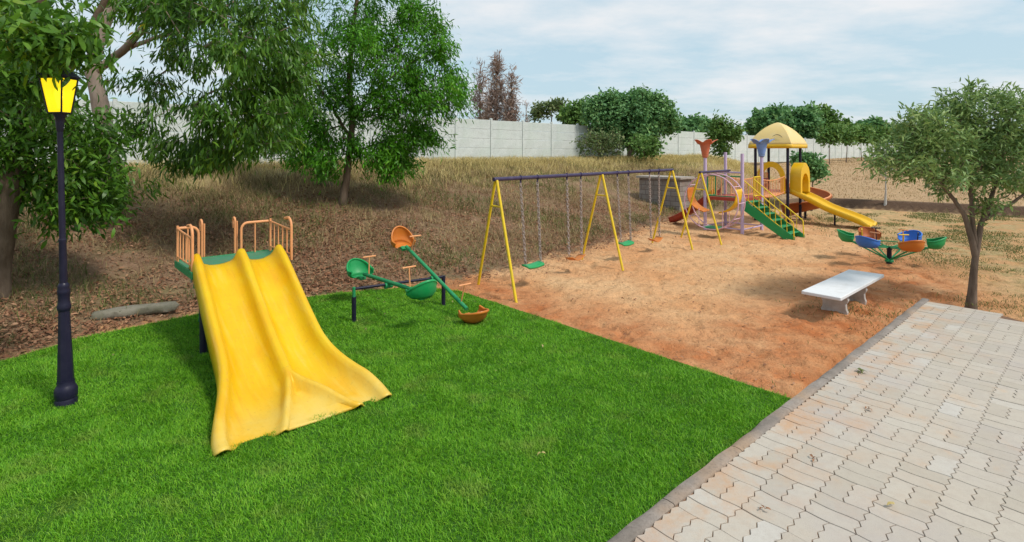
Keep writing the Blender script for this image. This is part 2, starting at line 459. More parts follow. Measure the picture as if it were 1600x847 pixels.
o.data.polygons.foreach_set('use_smooth', np.zeros(len(o.data.polygons), dtype=bool)); o.data.update()
tag(o, None, None, None, 'structure')
# sand bed that shows in the joints
k = Nodes('joint_sand'); n = k.noise(2.2, 6, 0.65); nn = k.noise(40, 4, 0.7)
cc = k.mix(k.ramp(n, [(0.4, 0.0), (0.62, 1.0)]), (0.19, 0.115, 0.08), (0.46, 0.22, 0.10))
k.bump(nn, 0.6, 0.01); M_JOINT = k.set(k.mix(k.math('MULTIPLY', nn, 0.4), cc, (0.12, 0.08, 0.05)), 0.95, 0.1)
bed = [kp(-3.4, 0.07), kp(8.26, 0.07)] + [kp(end_u(v) - 0.02 + 0.06 * math.sin(v * 9), v) for v in np.arange(0.5, 7.3, 0.25)] + [kp(-3.4, 7.3)]
o = mesh_np('joint_sand', np.array([(x, y, PV_H - 0.012) for x, y in bed]), np.array([list(range(len(bed)))]), M_JOINT)
tag(o, None, None, None, 'structure')

k = Nodes('kerb_concrete'); a = k.noise(2.4, 7, 0.68); b = k.noise(45, 4, 0.7); c = k.noise(0.9, 4)
cc = k.ramp(a, [(0.3, (0.17, 0.145, 0.125)), (0.5, (0.24, 0.205, 0.18)), (0.7, (0.33, 0.29, 0.26))])
cc = k.mix(k.ramp(c, [(0.5, 0.0), (0.68, 0.7)]), cc, (0.40, 0.25, 0.14))
cc = k.mix(k.math('MULTIPLY', k.ramp(b, [(0.5, 0.0), (0.7, 1.0)]), 0.5), cc, (0.12, 0.10, 0.085))
k.bump(k.math('ADD', b, k.math('MULTIPLY', a, 2.0)), 0.5, 0.012); M_KERB = k.set(cc, 0.9, 0.2)
mb = MB()
def kerb_run(u0, u1, n):
    rows = []
    for i in range(n + 1):
        u = u0 + (u1 - u0) * i / n
        q = lambda s: (vnoise(np.array([u * 5.0 + s * 31.7]), np.array([s * 3.3]))[0] - 0.5)
        prof = [(-0.005 + 0.02 * q(1), -0.1), (0.0 + 0.02 * q(2), 0.075 + 0.012 * q(6)), (0.012 + 0.016 * q(3), 0.096 + 0.008 * q(4)),
                (0.05, 0.10 + 0.006 * q(7)), (0.088 + 0.012 * q(5), 0.097 + 0.008 * q(4)), (0.104, 0.086), (0.108, 0.02)]
        rows.append([(*kp(u, v), z) for v, z in prof])
    mb.sheet(rows)
u = -3.4
while u < 8.2:
    kerb_run(u, min(u + 1.0, 8.24) - 0.006, 22); u += 1.0
tag(mb.build('kerb', M_KERB, smooth=50), None, None, None, 'structure')

# ================================================================ boundary wall
k = Nodes('whitewash'); P = k.coord('Object')
a = k.noise(1.3, 6, 0.65, P); b = k.noise(9, 5, 0.7, P, stretch=(1, 1, 3)); c = k.noise(0.5, 3, 0.5, P)
oi = k.new('ObjectInfo').outputs['Random']
cc = k.mix(k.ramp(a, [(0.4, 0.0), (0.65, 1.0)]), (0.60, 0.635, 0.625), (0.50, 0.54, 0.52))
cc = k.mix(k.math('MULTIPLY', k.ramp(b, [(0.48, 0.0), (0.68, 1.0)]), 0.6), cc, (0.34, 0.36, 0.34))
cc = k.mix(k.math('MULTIPLY', k.ramp(c, [(0.5, 0.0), (0.7, 1.0)]), 0.4), cc, (0.45, 0.57, 0.46))
cc = k.mix(k.math('MULTIPLY', oi, 0.12), cc, (0.5, 0.55, 0.5))
k.bump(b, 0.3, 0.02); M_WALL = k.set(cc, 0.9, 0.2)
wall = thing('boundary_wall', 'long whitewashed precast concrete wall with slim posts running behind the whole playground', 'wall', (-2.4, 28.8, 0), GRID)
pm = MB()
for i in range(5):
    pm.box((1.2, 0, -0.35 + i * 0.513 + 0.255), (2.28, 0.05, 0.505))
pm_o = pm.build('panel', M_WALL, wall, smooth=0, bevel=0.012)
qm = MB().box((0, 0, 0.98), (0.13, 0.14, 2.62)); qm.prism([(-0.065, 0), (0.065, 0), (0.0, 0.03)], (0, 0.14, 0), (0, -0.07, 2.29))
qm_o = qm.build('post', M_WALL, wall, smooth=0, bevel=0.01)
first = True
for i in range(-9, 62):
    t = -0.72 + 2.4 * i
    zb = 2.0 - 0.0072 * max(t, 0)
    if first: a_, b_ = pm_o, qm_o; first = False
    else:
        a_, b_ = pm_o.copy(), qm_o.copy(); COL.objects.link(a_); COL.objects.link(b_)
    a_.location = (t, 0, zb + rng.normal(0, 0.012)); b_.location = (t, 0, zb)

# ================================================================ materials for the equipment
M_YEL = paint('yellow_plastic', (0.72, 0.42, 0.005), (0.70, 0.50, 0.10), 0.45, 0.38, 2.2, 0.04)
M_YELP = paint('yellow_paint', (0.74, 0.52, 0.012), (0.45, 0.30, 0.05), 0.5, 0.5, 8)
M_NAVY = paint('navy_paint', (0.010, 0.009, 0.028), (0.035, 0.032, 0.055), 0.4, 0.42, 6, spec=0.3)
M_PURP = paint('purple_navy_paint', (0.035, 0.025, 0.075), (0.13, 0.11, 0.16), 0.5, 0.5, 6)
M_GRN = paint('green_paint', (0.012, 0.24, 0.085), (0.10, 0.25, 0.13), 0.4, 0.45, 6)
M_GRNP = paint('green_plastic', (0.010, 0.28, 0.08), (0.10, 0.36, 0.16), 0.3, 0.4, 4, 0.03)
M_DECK = paint('green_deck', (0.05, 0.22, 0.12), (0.16, 0.17, 0.10), 0.6, 0.6, 5)
M_ORG = paint('orange_plastic', (0.56, 0.17, 0.022), (0.45, 0.20, 0.08), 0.35, 0.4, 4, 0.03)
M_RUST = paint('brown_orange_plastic', (0.42, 0.115, 0.028), (0.34, 0.15, 0.07), 0.35, 0.45, 4, 0.03)
M_PEACH = paint('peach_paint', (0.76, 0.33, 0.14), (0.45, 0.20, 0.10), 0.4, 0.5, 9)
M_LAV = paint('lavender_paint', (0.52, 0.42, 0.62), (0.42, 0.30, 0.42), 0.5, 0.5, 6)
M_PINK = paint('pink_paint', (0.62, 0.40, 0.50), (0.48, 0.28, 0.30), 0.5, 0.5, 6)
M_RED = paint('red_plastic', (0.36, 0.05, 0.028), (0.30, 0.12, 0.08), 0.4, 0.45, 4)
M_BLUE = paint('blue_plastic', (0.03, 0.16, 0.58), (0.12, 0.25, 0.52), 0.3, 0.4, 4, 0.03)
M_FLBLUE = paint('pale_blue_plastic', (0.17, 0.29, 0.62), (0.30, 0.36, 0.55), 0.5, 0.5, 3)
M_FLORG = paint('coral_plastic', (0.56, 0.15, 0.075), (0.50, 0.26, 0.17), 0.5, 0.5, 3)
M_CREAM = paint('cream_plastic', (0.72, 0.52, 0.20), (0.70, 0.58, 0.36), 0.6, 0.5, 2.5)
M_STEEL = paint('chain_steel', (0.33, 0.28, 0.26), (0.28, 0.15, 0.09), 0.7, 0.5, 20)
M_WHITE = paint('white_concrete', (0.68, 0.68, 0.69), (0.44, 0.42, 0.39), 0.55, 0.7, 4, 0.15)
M_WHITE2 = paint('grey_white_concrete', (0.50, 0.48, 0.46), (0.25, 0.19, 0.14), 0.7, 0.8, 4, 0.2)
M_STONE = paint('weathered_stone', (0.21, 0.19, 0.15), (0.10, 0.105, 0.055), 0.8, 0.9, 5, 0.6)
M_SLAB = paint('slab_concrete', (0.36, 0.32, 0.28), (0.18, 0.15, 0.12), 0.7, 0.9, 4, 0.4)

# ================================================================ lamp
k = Nodes('lit_glass')
k.b.inputs['Emission Strength'].default_value = 0.42
k.put(k.b.inputs['Emission Color'], k.mix(k.noise(6, 2), (1.0, 0.80, 0.005), (1.0, 0.86, 0.02))); M_GLOW = k.set((0.6, 0.45, 0.01), 0.3)
tr = k.new('BsdfTransparent'); k.put(tr.inputs['Color'], (1.0, 0.88, 0.25)); mx = k.new('MixShader'); mx.inputs[0].default_value = 0.35
k.l.new(k.b.outputs[0], mx.inputs[1]); k.l.new(tr.outputs[0], mx.inputs[2]); k.l.new(mx.outputs[0], k.n['Material Output'].inputs['Surface'])
k = Nodes('bulb'); k.b.inputs['Emission Strength'].default_value = 2.5; k.put(k.b.inputs['Emission Color'], (1.0, 0.93, 0.4)); M_BULB = k.set((0.9, 0.85, 0.5), 0.4)
lp = thing('street_lamp', 'tall dark navy garden lamp post with a lit yellow four-sided lantern', 'lamp post', (-4.40, 5.37, 0), R(3))
lp.rotation_euler = (0, R(-1.25), R(3))
mb = MB(); mb.lathe([(0.0925, -0.02), (0.0925, 0.05), (0.0873, 0.065), (0.0947, 0.09), (0.0947, 0.15), (0.0851, 0.175), (0.0777, 0.19), (0.0725, 0.2), (0.0703, 0.24)], 28); mb.build('base', M_NAVY, lp, 30)
mb = MB(); mb.lathe([(0.0681, 0.235), (0.0555, 0.6), (0.0459, 0.93)], 8); mb.build('lower_shaft', M_NAVY, lp, 20)
mb = MB(); mb.lathe([(0.0444, 0.92), (0.0548, 0.94), (0.0577, 0.965), (0.0518, 0.99), (0.0474, 1.02), (0.0488, 1.08), (0.0533, 1.10), (0.0533, 1.125), (0.0459, 1.15), (0.0496, 1.165), (0.0407, 1.19), (0.0340, 1.20)], 24); mb.build('collar', M_NAVY, lp, 40)
mb = MB(); mb.lathe([(0.0340, 1.195), (0.0311, 1.60), (0.0326, 1.605), (0.0326, 1.63), (0.0274, 1.635), (0.0244, 2.70)], 16); mb.build('pole', M_NAVY, lp, 40)
mb = MB(); mb.lathe([(0.0244, 2.69), (0.0296, 2.71), (0.0340, 2.78), (0.0370, 2.83), (0.0555, 2.862), (0.0555, 2.873)], 20); mb.build('neck', M_NAVY, lp, 40)
zb_, zt_, rb, rt = 2.875, 3.215, 0.090, 0.148
def sq(r, z): return [Vector((r * math.cos(R(45 + 90 * i)), r * math.sin(R(45 + 90 * i)), z)) for i in range(4)]
b4, t4 = sq(rb, zb_), sq(rt, zt_)
mb = MB()
for i in range(4): mb.tube([b4[i], t4[i]], 0.008, 6)
for ring in (b4, t4):
    for i in range(4): mb.tube([ring[i], ring[(i + 1) % 4]], 0.008, 6)
lan = mb.build('lantern_frame', M_NAVY, lp, 40)
mb = MB()
for i in range(4): mb.add([b4[i] * 0.995, b4[(i + 1) % 4] * 0.995, t4[(i + 1) % 4] * 0.995, t4[i] * 0.995], [(0, 1, 2, 3)])
mb.v = [Vector((p.x * 0.97, p.y * 0.97, p.z)) for p in mb.v]
for i, nm in enumerate(range(4)):
    q = MB().add([Vector((p.x * 0.95, p.y * 0.95, p.z)) for p in (b4[i], b4[(i + 1) % 4], t4[(i + 1) % 4], t4[i])], [(0, 1, 2, 3)])
    q.build('glass_pane', M_GLOW, lan, 0, solid=0.004)
MB().lathe([(0.015, 2.92), (0.03, 3.0), (0.042, 3.06), (0.03, 3.10), (0.01, 3.12)], 12).build('bulb', M_BULB, lp)
mb = MB(); rs = [sq(0.168, 3.222), sq(0.172, 3.235), sq(0.125, 3.28), sq(0.06, 3.33), sq(0.03, 3.36)]
vs = [p for r in rs for p in r]; fsx = [(0, 1, 2, 3), (16, 17, 18, 19)] + [(i * 4 + j, i * 4 + (j + 1) % 4, i * 4 + 4 + (j + 1) % 4, i * 4 + 4 + j) for i in range(4) for j in range(4)]
mb.add(vs, fsx); cap_ = mb.build('cap', M_NAVY, lp, 30)
MB().lathe([(0.012, 3.35), (0.03, 3.385), (0.018, 3.41), (0.006, 3.46)], 12).build('finial', M_NAVY, cap_)

# ================================================================ double slide
sd = thing('double_slide', 'big yellow double slide with peach handrails standing on the lawn', 'slide', (-3.64, 7.36, 0), GRID)
# local frame: x along the platform, -y down the chute
prof_v = [-0.06, 0.1, 0.3, 0.6, 1.0, 1.4, 1.8, 2.15, 2.5, 2.75, 3.05]
prof_z = [1.015, 1.0, 0.94, 0.80, 0.60, 0.405, 0.235, 0.125, 0.055, 0.032, -0.012]
def cr(xs, ys, x):
    xs, ys = np.array(xs), np.array(ys); d = np.gradient(ys, xs)
    i = int(np.clip(np.searchsorted(xs, x) - 1, 0, len(xs) - 2)); h = xs[i + 1] - xs[i]; t = (x - xs[i]) / h
    return (2 * t**3 - 3 * t**2 + 1) * ys[i] + (t**3 - 2 * t**2 + t) * h * d[i] + (-2 * t**3 + 3 * t**2) * ys[i + 1] + (t**3 - t**2) * h * d[i + 1]
SK = -0.085                                               # the chute runs a little askew of its platform
def slide_rows(vmax=3.05, n=72):
    rows = []
    for i in range(n):
        v = -0.06 + (vmax + 0.06) * i / (n - 1)
        z = cr(prof_v, prof_z, v)
        fl = float(sstep(np.array((v - 1.55) / 1.43)))
        xl = -0.525 - 0.215 * fl ** 1.5; xr = 0.485 + 0.265 * fl ** 1.5
        sp = max(0.0, (v - 2.28) / 0.77) ** 1.1
        m1 = -0.012 - 0.24 * sp ** 1.1; m2 = 0.012 + 0.44 * sp
        hr = 0.20 * (1 - 0.28 * fl); rise = float(sstep(np.array((v + 0.06) / 0.18)))
        hr *= 0.35 + 0.65 * rise
        end = float(sstep(np.array((v - 2.55) / 0.43))); hl = hr * (1 - 0.45 * end)
        cx = -0.045 + (SK + 0.012) * v
        pts = [(xl - 0.055, -0.07), (xl - 0.058, hl * 0.35), (xl - 0.048, hl * 0.75), (xl - 0.025, hl * 0.96), (xl, hl), (xl + 0.025, hl * 0.95), (xl + 0.045, hl * 0.72), (xl + 0.065, hl * 0.38), (xl + 0.11, hl * 0.10)]
        for t in (0.2, 0.4, 0.6, 0.8): pts.append((xl + 0.11 + (m1 - 0.11 - xl - 0.11) * t, -0.022 * (1 - end) * 4 * t * (1 - t)))
        hm = hr * (1 - 0.45 * end)
        pts += [(m1 - 0.09, hm * 0.08), (m1 - 0.055, hm * 0.38), (m1 - 0.038, hm * 0.75), (m1 - 0.02, hm * 0.96)]
        dip = min(1.0, max(0.0, (m2 - m1 - 0.03) / 0.12)); tri = 0.022
        pts += [(m1, hm)]
        if True:
            e = min(0.04, (m2 - m1) * 0.3)
            lo = hm * (1 - dip) + tri * dip
            pts += [(m1 + e * 0.5, hm * (1 - 0.15 * dip) ), (m1 + e, lo + (hm - lo) * 0.30), ((m1 + m2) / 2, lo), (m2 - e, lo + (hm - lo) * 0.30), (m2 - e * 0.5, hm * (1 - 0.15 * dip))]
        pts += [(m2, hm), (m2 + 0.02, hm * 0.96), (m2 + 0.038, hm * 0.75), (m2 + 0.055, hm * 0.38), (m2 + 0.09, hm * 0.08)]
        for t in (0.2, 0.4, 0.6, 0.8): pts.append((m2 + 0.11 + (xr - 0.11 - m2 - 0.11) * t, -0.022 * (1 - end) * 4 * t * (1 - t)))
        pts += [(xr - 0.11, hl * 0.10), (xr - 0.065, hl * 0.38), (xr - 0.045, hl * 0.72), (xr - 0.025, hl * 0.95), (xr, hl), (xr + 0.025, hl * 0.96), (xr + 0.048, hl * 0.75), (xr + 0.058, hl * 0.35), (xr + 0.055, -0.07)]
        rows.append([(x + cx, -(v - 0.09 * end * (1 - min(1, max(0, h) / 0.07))), max(z + h, -0.03)) for x, h in pts])
    return rows
k = Nodes('slide_yellow'); P = k.coord('Object')
a = k.noise(2.0, 5, 0.6, P); st = k.noise(5.0, 6, 0.65, P, stretch=(3.2, 0.28, 0.28)); g = k.noise(26, 5, 0.72, P)
cc = k.mix(k.ramp(a, [(0.35, 0.0), (0.65, 1.0)]), (0.71, 0.385, 0.002), (0.70, 0.455, 0.004))
cc = k.mix(k.math('MULTIPLY', k.ramp(st, [(0.52, 0.0), (0.72, 1.0)]), 0.45), cc, (0.70, 0.52, 0.09))
cc = k.mix(k.math('MULTIPLY', k.ramp(st, [(0.28, 1.0), (0.44, 0.0)]), 0.5), cc, (0.60, 0.27, 0.004))
low = k.attr('low')
cc = k.mix(k.math('MULTIPLY', low, k.ramp(a, [(0.35, 0.15), (0.6, 0.8)])), cc, (0.66, 0.48, 0.13))
cc = k.mix(k.math('MULTIPLY', k.ramp(g, [(0.56, 0.0), (0.72, 1.0)]), 0.45), cc, (0.45, 0.27, 0.04))
sc2 = k.noise(60, 4, 0.8, P, stretch=(4, 0.12, 0.12))
cc = k.mix(k.math('MULTIPLY', k.ramp(sc2, [(0.60, 0.0), (0.70, 1.0)]), 0.5), cc, (0.50, 0.30, 0.05))
k.bump(k.math('ADD', k.math('MULTIPLY', st, 0.7), k.math('MULTIPLY', g, 0.3)), 0.10, 0.02)
M_SLIDE = k.set(cc, k.ramp(a, [(0.3, 0.32), (0.7, 0.5)]), 0.4)
mb = MB().sheet(slide_rows()); ch = mb.build('chute', M_SLIDE, sd, 75, solid=0.014)
at_ = ch.data.attributes.new('low', 'FLOAT', 'POINT')
at_.data.foreach_set('value', np.array([float(sstep(np.array((-v.co.y - 2.1) / 0.9))) for v in ch.data.vertices], dtype=np.float32))
mb = MB(); mb.box((0.0, 0.35, 0.975), (1.42, 0.70, 0.035)); mb.box((-0.685, -0.13, 0.975), (0.05, 0.255, 0.035)); dk = mb.build('deck', M_DECK, sd, 0, bevel=0.006)
mb = MB()
for (c_, s2) in (((-0.715, 0.22, 0.955), (0.03, 1.0, 0.09)), ((0.715, 0.39, 0.955), (0.03, 0.64, 0.09)), ((0, -0.265, 0.84), (1.40, 0.03, 0.088)), ((0, 0.725, 0.955), (1.40, 0.03, 0.088))): mb.box(c_, s2)
mb.build('deck_frame', M_GRN, sd, 0, bevel=0.005)
for (x, y) in ((-0.60, -0.36), (0.56, -0.2)):
    mb = MB().tube([(x, y, -0.1), (x, y + 0.03, 0.935)], 0.048, 14); mb.build('leg', M_NAVY, sd)
mb = MB().tube([(0.60, 0.6, -0.1), (0.60, 0.6, 0.935)], 0.048, 14); mb.build('leg', M_NAVY, sd)
MB().tube([(-0.69, -0.1, 0.84), (-0.69, -0.1, 0.92)], 0.014, 8).build('bolt', M_STEEL, sd)
ld = MB()
for x in (-0.30, 0.16): ld.tube([(x, 0.74, 0.98), (x, 0.95, 0.3), (x, 1.04, -0.05)], 0.022, 8)
for i in range(4): ld.tube([(-0.30, 0.79 + 0.062 * i, 0.80 - i * 0.20), (0.16, 0.79 + 0.062 * i, 0.80 - i * 0.20)], 0.016, 8)
ld.build('ladder', M_GRN, sd)
def arc_pts(c, r, a0, a1, n, ax, ay):
    return [Vector(c) + Vector(ax) * (r * math.cos(R(a0 + (a1 - a0) * i / n))) + Vector(ay) * (r * math.sin(R(a0 + (a1 - a0) * i / n))) for i in range(n + 1)]
X3, Y3, Z3 = Vector((1, 0, 0)), Vector((0, 1, 0)), Vector((0, 0, 1))
for sx in (-1, 1):
    x = 0.70 * sx; r_ = MB()
    f, bk, zt0 = -0.20, 0.66, 1.56
    r_.tube([(x, f, 0.98), (x, f, zt0 - 0.12)] + arc_pts((x, f + 0.12, zt0 - 0.12), 0.12, 180, 90, 5, Y3, Z3)[1:] + [(x, f + 0.26, zt0 - 0.02)], 0.020, 9)
    r_.tube([(x, f, 1.40), (x, bk, 1.44)], 0.014, 8); r_.tube([(x, f, 1.06), (x, bk, 1.06)], 0.012, 8)
    r_.tube([(x, bk, 0.98), (x, bk, 1.48)], 0.018, 8)
    for q in range(4): r_.tube([(x, f + (q + 1) * 0.172, 1.06), (x, f + (q + 1) * 0.172, 1.42)], 0.011, 7)
    r_.build('side_railing', M_PEACH, sd)
for x0, x1 in ((-0.70, -0.40), (0.68, 0.24)):
    s_x = 1 if x1 > x0 else -1; y = 0.695; r_ = MB()
    r_.tube([(x0, y, 1.44), (x1 - s_x * 0.10, y, 1.44)] + arc_pts((x1 - s_x * 0.10, y, 1.34), 0.10, 90, 0, 5, X3 * s_x, Z3)[1:] + [(x1, y, 0.98)], 0.020, 9)
    r_.tube([((x0 + x1) / 2, y, 0.98), ((x0 + x1) / 2, y, 1.44)], 0.012, 8)
    r_.build('back_railing', M_PEACH, sd)
for x in (-0.33, 0.17):
    y = 0.78; r_ = MB()
    r_.tube([(x, y, 0.98), (x, y, 1.44)] + arc_pts((x, y + 0.05, 1.46), 0.055, 180, -60, 9, Y3, Z3) + [(x, y + 0.075, 1.36)], 0.018, 9)
    r_.tube([(x + 0.05, y + 0.06, 0.98), (x + 0.05, y + 0.06, 1.46)], 0.014, 8)
    r_.build('ladder_handle', M_PEACH, sd)

for c_ in sd.children:                                   # platform and rails are a little narrower than a full metre and a half
    if not c_.name.startswith('chute'): c_.scale.x = 0.87; c_.location.x = -0.035

# ================================================================ bucket seat (seesaws, merry-go-round)
def bucket(w_=0.21, d_=0.19, hb=0.25, hs=0.10, tilt=0.14):
    """open-fronted scoop: sitter faces +y; origin at the underside"""
    rows = []; n = 22
    for zt1 in (0.0, 0.06, 0.2, 0.45, 0.72, 0.93, 1.0):
        r = []
        for i in range(n + 1):
            a = R(-205 + (50 if True else 0) * 0 + 230 * i / n)           # wraps from one front corner round the back to the other
            ca, sa = math.cos(a), math.sin(a)
            back = max(0.0, -sa); hgt = hs + (hb - hs) * back ** 1.2
            z = hgt * max(0, zt1 - 0.06) / 0.94
            g = 0.72 + 0.28 * min(1, zt1 / 0.45)
            r.append((w_ * ca * g, d_ * sa * g - tilt * back * z, z + (0.0 if zt1 > 0 else 0.0)))
        rows.append(r)
    mb = MB(); mb.sheet(rows[1:])
    # floor
    cen = [(0.0, 0.02, 0.004)] * (n + 1)
    mid = [(p[0] * 0.5, p[1] * 0.5 + 0.01, 0.001) for p in rows[1]]
    mb.sheet([cen, mid, rows[1]])
    # rolled rim
    mb.tube([Vector(p) for p in rows[-1]], 0.011, 6)
    return mb

def t_handle(mb, p, up=0.28, half=0.11, ax=Vector((1, 0, 0)), r=0.012, lean=(0, 0, 0)):
    p = Vector(p); t = p + Vector((0, 0, up)) + Vector(lean)
    mb.tube([p, t], r, 7); mb.tube([t - ax * half, t + ax * half], r * 1.25, 7)

# ================================================================ seesaws
axl = Vector((-2.31, 7.95, 0)); axr = Vector((-1.11, 8.81, 0))
fr = thing('seesaw_stand', 'dark navy frame with a low crossbar carrying both seesaws at the lawn edge', 'seesaw stand', (axl.x, axl.y, 0), math.atan2(axr.y - axl.y, axr.x - axl.x))
AL = (axr - axl).length
MB().tube([(0, 0, 0.485), (AL, 0, 0.465)], 0.021, 10).build('crossbar', M_NAVY, fr)
MB().tube([(0, 0, 0.36), (0, 0, 0.51)], 0.024, 10).build('upper_post', M_GRN, fr)
for x, zp in ((0.0, 0.37), (AL, 0.48)):
    MB().tube([(x, 0, -0.08), (x, 0, zp)], 0.032, 10).build('post', M_NAVY, fr)
VA = math.atan2(V[1], V[0])
def seesaw(t, tilt, seatmat, beammat, label, half):
    p = axl + (axr - axl) * t
    g = thing('seesaw', label, 'seesaw', (p.x, p.y, 0.46), VA - math.pi / 2, 'seesaws on the navy frame')
    g.rotation_euler = (R(tilt), 0, VA - math.pi / 2)
    # local +y is towards the viewer end
    MB().tube([(0, -half, 0.055), (0, half, 0.055)], 0.030, 10).build('beam', beammat, g)
    mb = MB().tube([(-0.06, 0, 0.0), (0.06, 0, 0.0)], 0.045, 12); mb.box((0, 0, 0.03), (0.05, 0.09, 0.06)); mb.build('pivot', M_GRN, g)
    for sgn in (-1, 1):
        b_ = bucket().build('seat', seatmat, g, 60, solid=0.012)
        b_.location = (0, sgn * (half + 0.13), 0.0); b_.rotation_euler = (0, 0, 0 if sgn < 0 else math.pi)
        h = MB(); t_handle(h, (0, sgn * (half - 0.16), 0.06), 0.30, 0.11, r=0.0105, lean=(0, -sgn * 0.02, 0)); h.build('handle', M_PEACH, g)
        q = MB(); q.box((0, sgn * (half + 0.1), -0.02), (0.10, 0.16, 0.05)); q.build('stop_block', seatmat if sgn > 0 else beammat, g, 0, bevel=0.01)
    return g
seesaw(0.36, 1.0, M_GRNP, M_GRN, 'level seesaw with two green bucket seats beside the yellow slide', 0.78)
seesaw(0.88, -22.5, M_ORG, M_GRN, 'tilted seesaw with two orange bucket seats, one down on the grass', 0.92)

# ================================================================ swing set
SA = Vector((-0.282, 9.63, 0)); W2 = Vector((0.685, 0.729, 0)); SPAN = 3.30
LEG = Vector((0.5, -0.866, 0)); BEAM_Z = 2.0
fr = thing('swing_set', 'long swing frame of yellow A-shaped legs under a dark purple top bar', 'swing set', SA, 0)
def aframe(parent, c, zt1, spread=0.74, side=LEG, cross=True, mat=M_YELP, rad=0.026):
    for sg in (1, -1):
        f = c + side * (sg * spread); f.z = -0.12; tp = c + side * (sg * 0.03); tp.z = zt1
        MB().tube([f, tp], rad, 10).build('leg', mat, parent)
    zc = zt1 - 0.46; q = spread * (0.46 / (zt1 + 0.12)) + 0.02
    a_ = c - side * q; b_ = c + side * q; a_.z = b_.z = zc
    MB().tube([a_, b_], 0.016, 8).build('crossbar', mat, parent)
for i in range(3): aframe(fr, W2 * (SPAN * i), BEAM_Z - 0.02)
a_ = -W2 * 0.06; b_ = W2 * (2 * SPAN + 0.05); a_.z = b_.z = BEAM_Z
MB().tube([a_, b_], 0.036, 12).build('top_bar', M_PURP, fr)
def chain(p0, p1, mat_name='chain', lk=0.070, rad=0.0095):
    p0, p1 = Vector(p0), Vector(p1); d = p1 - p0; n = max(3, int(d.length / (lk * 0.74))); mb = MB()
    q = d.to_track_quat('X', 'Z'); st = d / n
    for i in range(n):
        c = p0 + st * (i + 0.5); ring = []
        for kx in range(8):
            a = 2 * math.pi * kx / 8
            loc = Vector((math.cos(a) * lk * 0.5, math.sin(a) * lk * 0.33, 0))
            if i % 2: loc = Vector((loc.x, 0, loc.y))
            ring.append(c + q @ loc)
        mb.tube(ring, rad, 5, closed=True)
    return mb
def beam_t(px, c=SA, dirv=W2):
    r = (px - 800) / FPX; return (r * c.y - c.x) / (dirv.x - r * dirv.y)
swing_specs = [(812, 841, 0.36, M_GRNP, 'flat', 'green flat swing seat nearest the seesaws, hanging on two chains', (0.10, 4)),
               (885, 908, 0.30, M_ORG, 'strap', 'orange curved swing seat beside the middle yellow legs, on the seesaw side', (0.04, -3)),
               (963, 983, 0.36, M_GRNP, 'flat', 'green flat swing seat just beyond the middle yellow legs', (0.08, 5)),
               (1013, 1031, 0.28, M_ORG, 'strap', 'orange curved swing seat farthest along the frame near the block hut', (0.03, 2))]
for (p0, p1, zs, ms, kind, lab, (push, yaw)) in swing_specs:
    t0, t1 = beam_t(p0), beam_t(p1); mid = (t0 + t1) / 2; hw = min(0.24, (t1 - t0) / 2 )
    c = SA + W2 * mid
    for sg in (-1, 1):
        h = MB(); q = W2 * (mid + sg * hw) ; q.z = BEAM_Z
        ring = [q + Vector((0, 0, 0)) + (LEG * math.cos(a) + Vector((0, 0, 1)) * math.sin(a)) * 0.042 for a in np.linspace(0, 2 * math.pi, 13)[:-1]]
        h.tube(ring, 0.012, 6, closed=True); h.box(q + Vector((0, 0, -0.065)), (0.03, 0.03, 0.06)); h.build('hanger', M_PURP, fr)
    g = thing('swing', lab, 'swing', (c.x, c.y, BEAM_Z), math.atan2(W2.y, W2.x), 'swings on the long frame')
    for sg in (-1, 1):
        MB.build(chain((sg * hw, 0, -0.095), (sg * 0.215, -push, zs - BEAM_Z + 0.06)), 'chain', M_STEEL, g)
    s_ = MB(); zz_ = zs - BEAM_Z; rows = []
    for j in range(7):
        y = (-0.095 + 0.19 * j / 6); r = []
        for i in range(15):
            x = -0.24 + 0.48 * i / 14
            if kind == 'flat': z = 0.02 * (abs(x) / 0.24) ** 2 - 0.02 * (abs(y) / 0.095) ** 4
            else: z = 0.085 * (abs(x) / 0.24) ** 1.6 - 0.06
            r.append((x * (1 - 0.10 * (abs(y) / 0.095) ** 3), y - push, zz_ + z + yaw * 0.004 * y * 10))
        rows.append(r)
    st_ = s_.sheet(rows).build('seat', ms, g, 60, solid=0.03 if kind == 'flat' else 0.014)
    for sg in (-1, 1):
        MB().tube([(sg * 0.215, -push, zz_ + 0.07), (sg * 0.225, -push - 0.05, zz_ + 0.025), (sg * 0.225, -push + 0.05, zz_ + 0.025), (sg * 0.215, -push, zz_ + 0.07)], 0.006, 5).build('shackle', M_STEEL, st_)

# ================================================================ multi-play structure
O = Vector((6.96, 16.44, 0))
ps = thing('play_structure', 'multi coloured climbing structure with roofed tower, bridge, green stairs and several slides', 'play structure', O, GRID)
DZ = 1.06
PL = [(0, 0), (1.35, 0), (0, 1.2), (1.35, 1.2)]
for (x, y), zt1 in zip(PL, (2.42, 2.38, 2.36, 2.46)):
    MB().tube([(x, y, -0.1), (x, y, zt1)], 0.05, 12).build('lavender_post', M_LAV, ps)
mb = MB().box((0.675, 0.6, DZ - 0.03), (1.29, 1.14, 0.05)); mb.build('deck', M_RED, ps, 0, bevel=0.008)
mb = MB()
for (c_, s2) in (((0.675, 0.0, DZ - 0.045), (1.26, 0.035, 0.10)), ((0.675, 1.2, DZ - 0.045), (1.26, 0.035, 0.10)), ((0, 0.6, DZ - 0.045), (0.035, 1.11, 0.10)), ((1.35, 0.6, DZ - 0.045), (0.035, 1.11, 0.10))): mb.box(c_, s2)
mb.build('deck_rim', M_RED, ps, 0, bevel=0.006)
mb = MB()
for p, q in (((0, 0), (1.35, 0)), ((0, 0), (0, 1.2)), ((1.35, 0), (1.35, 1.2)), ((0, 1.2), (1.35, 1.2))): mb.tube([(*p, 0.12), (*q, 0.12)], 0.022, 8)
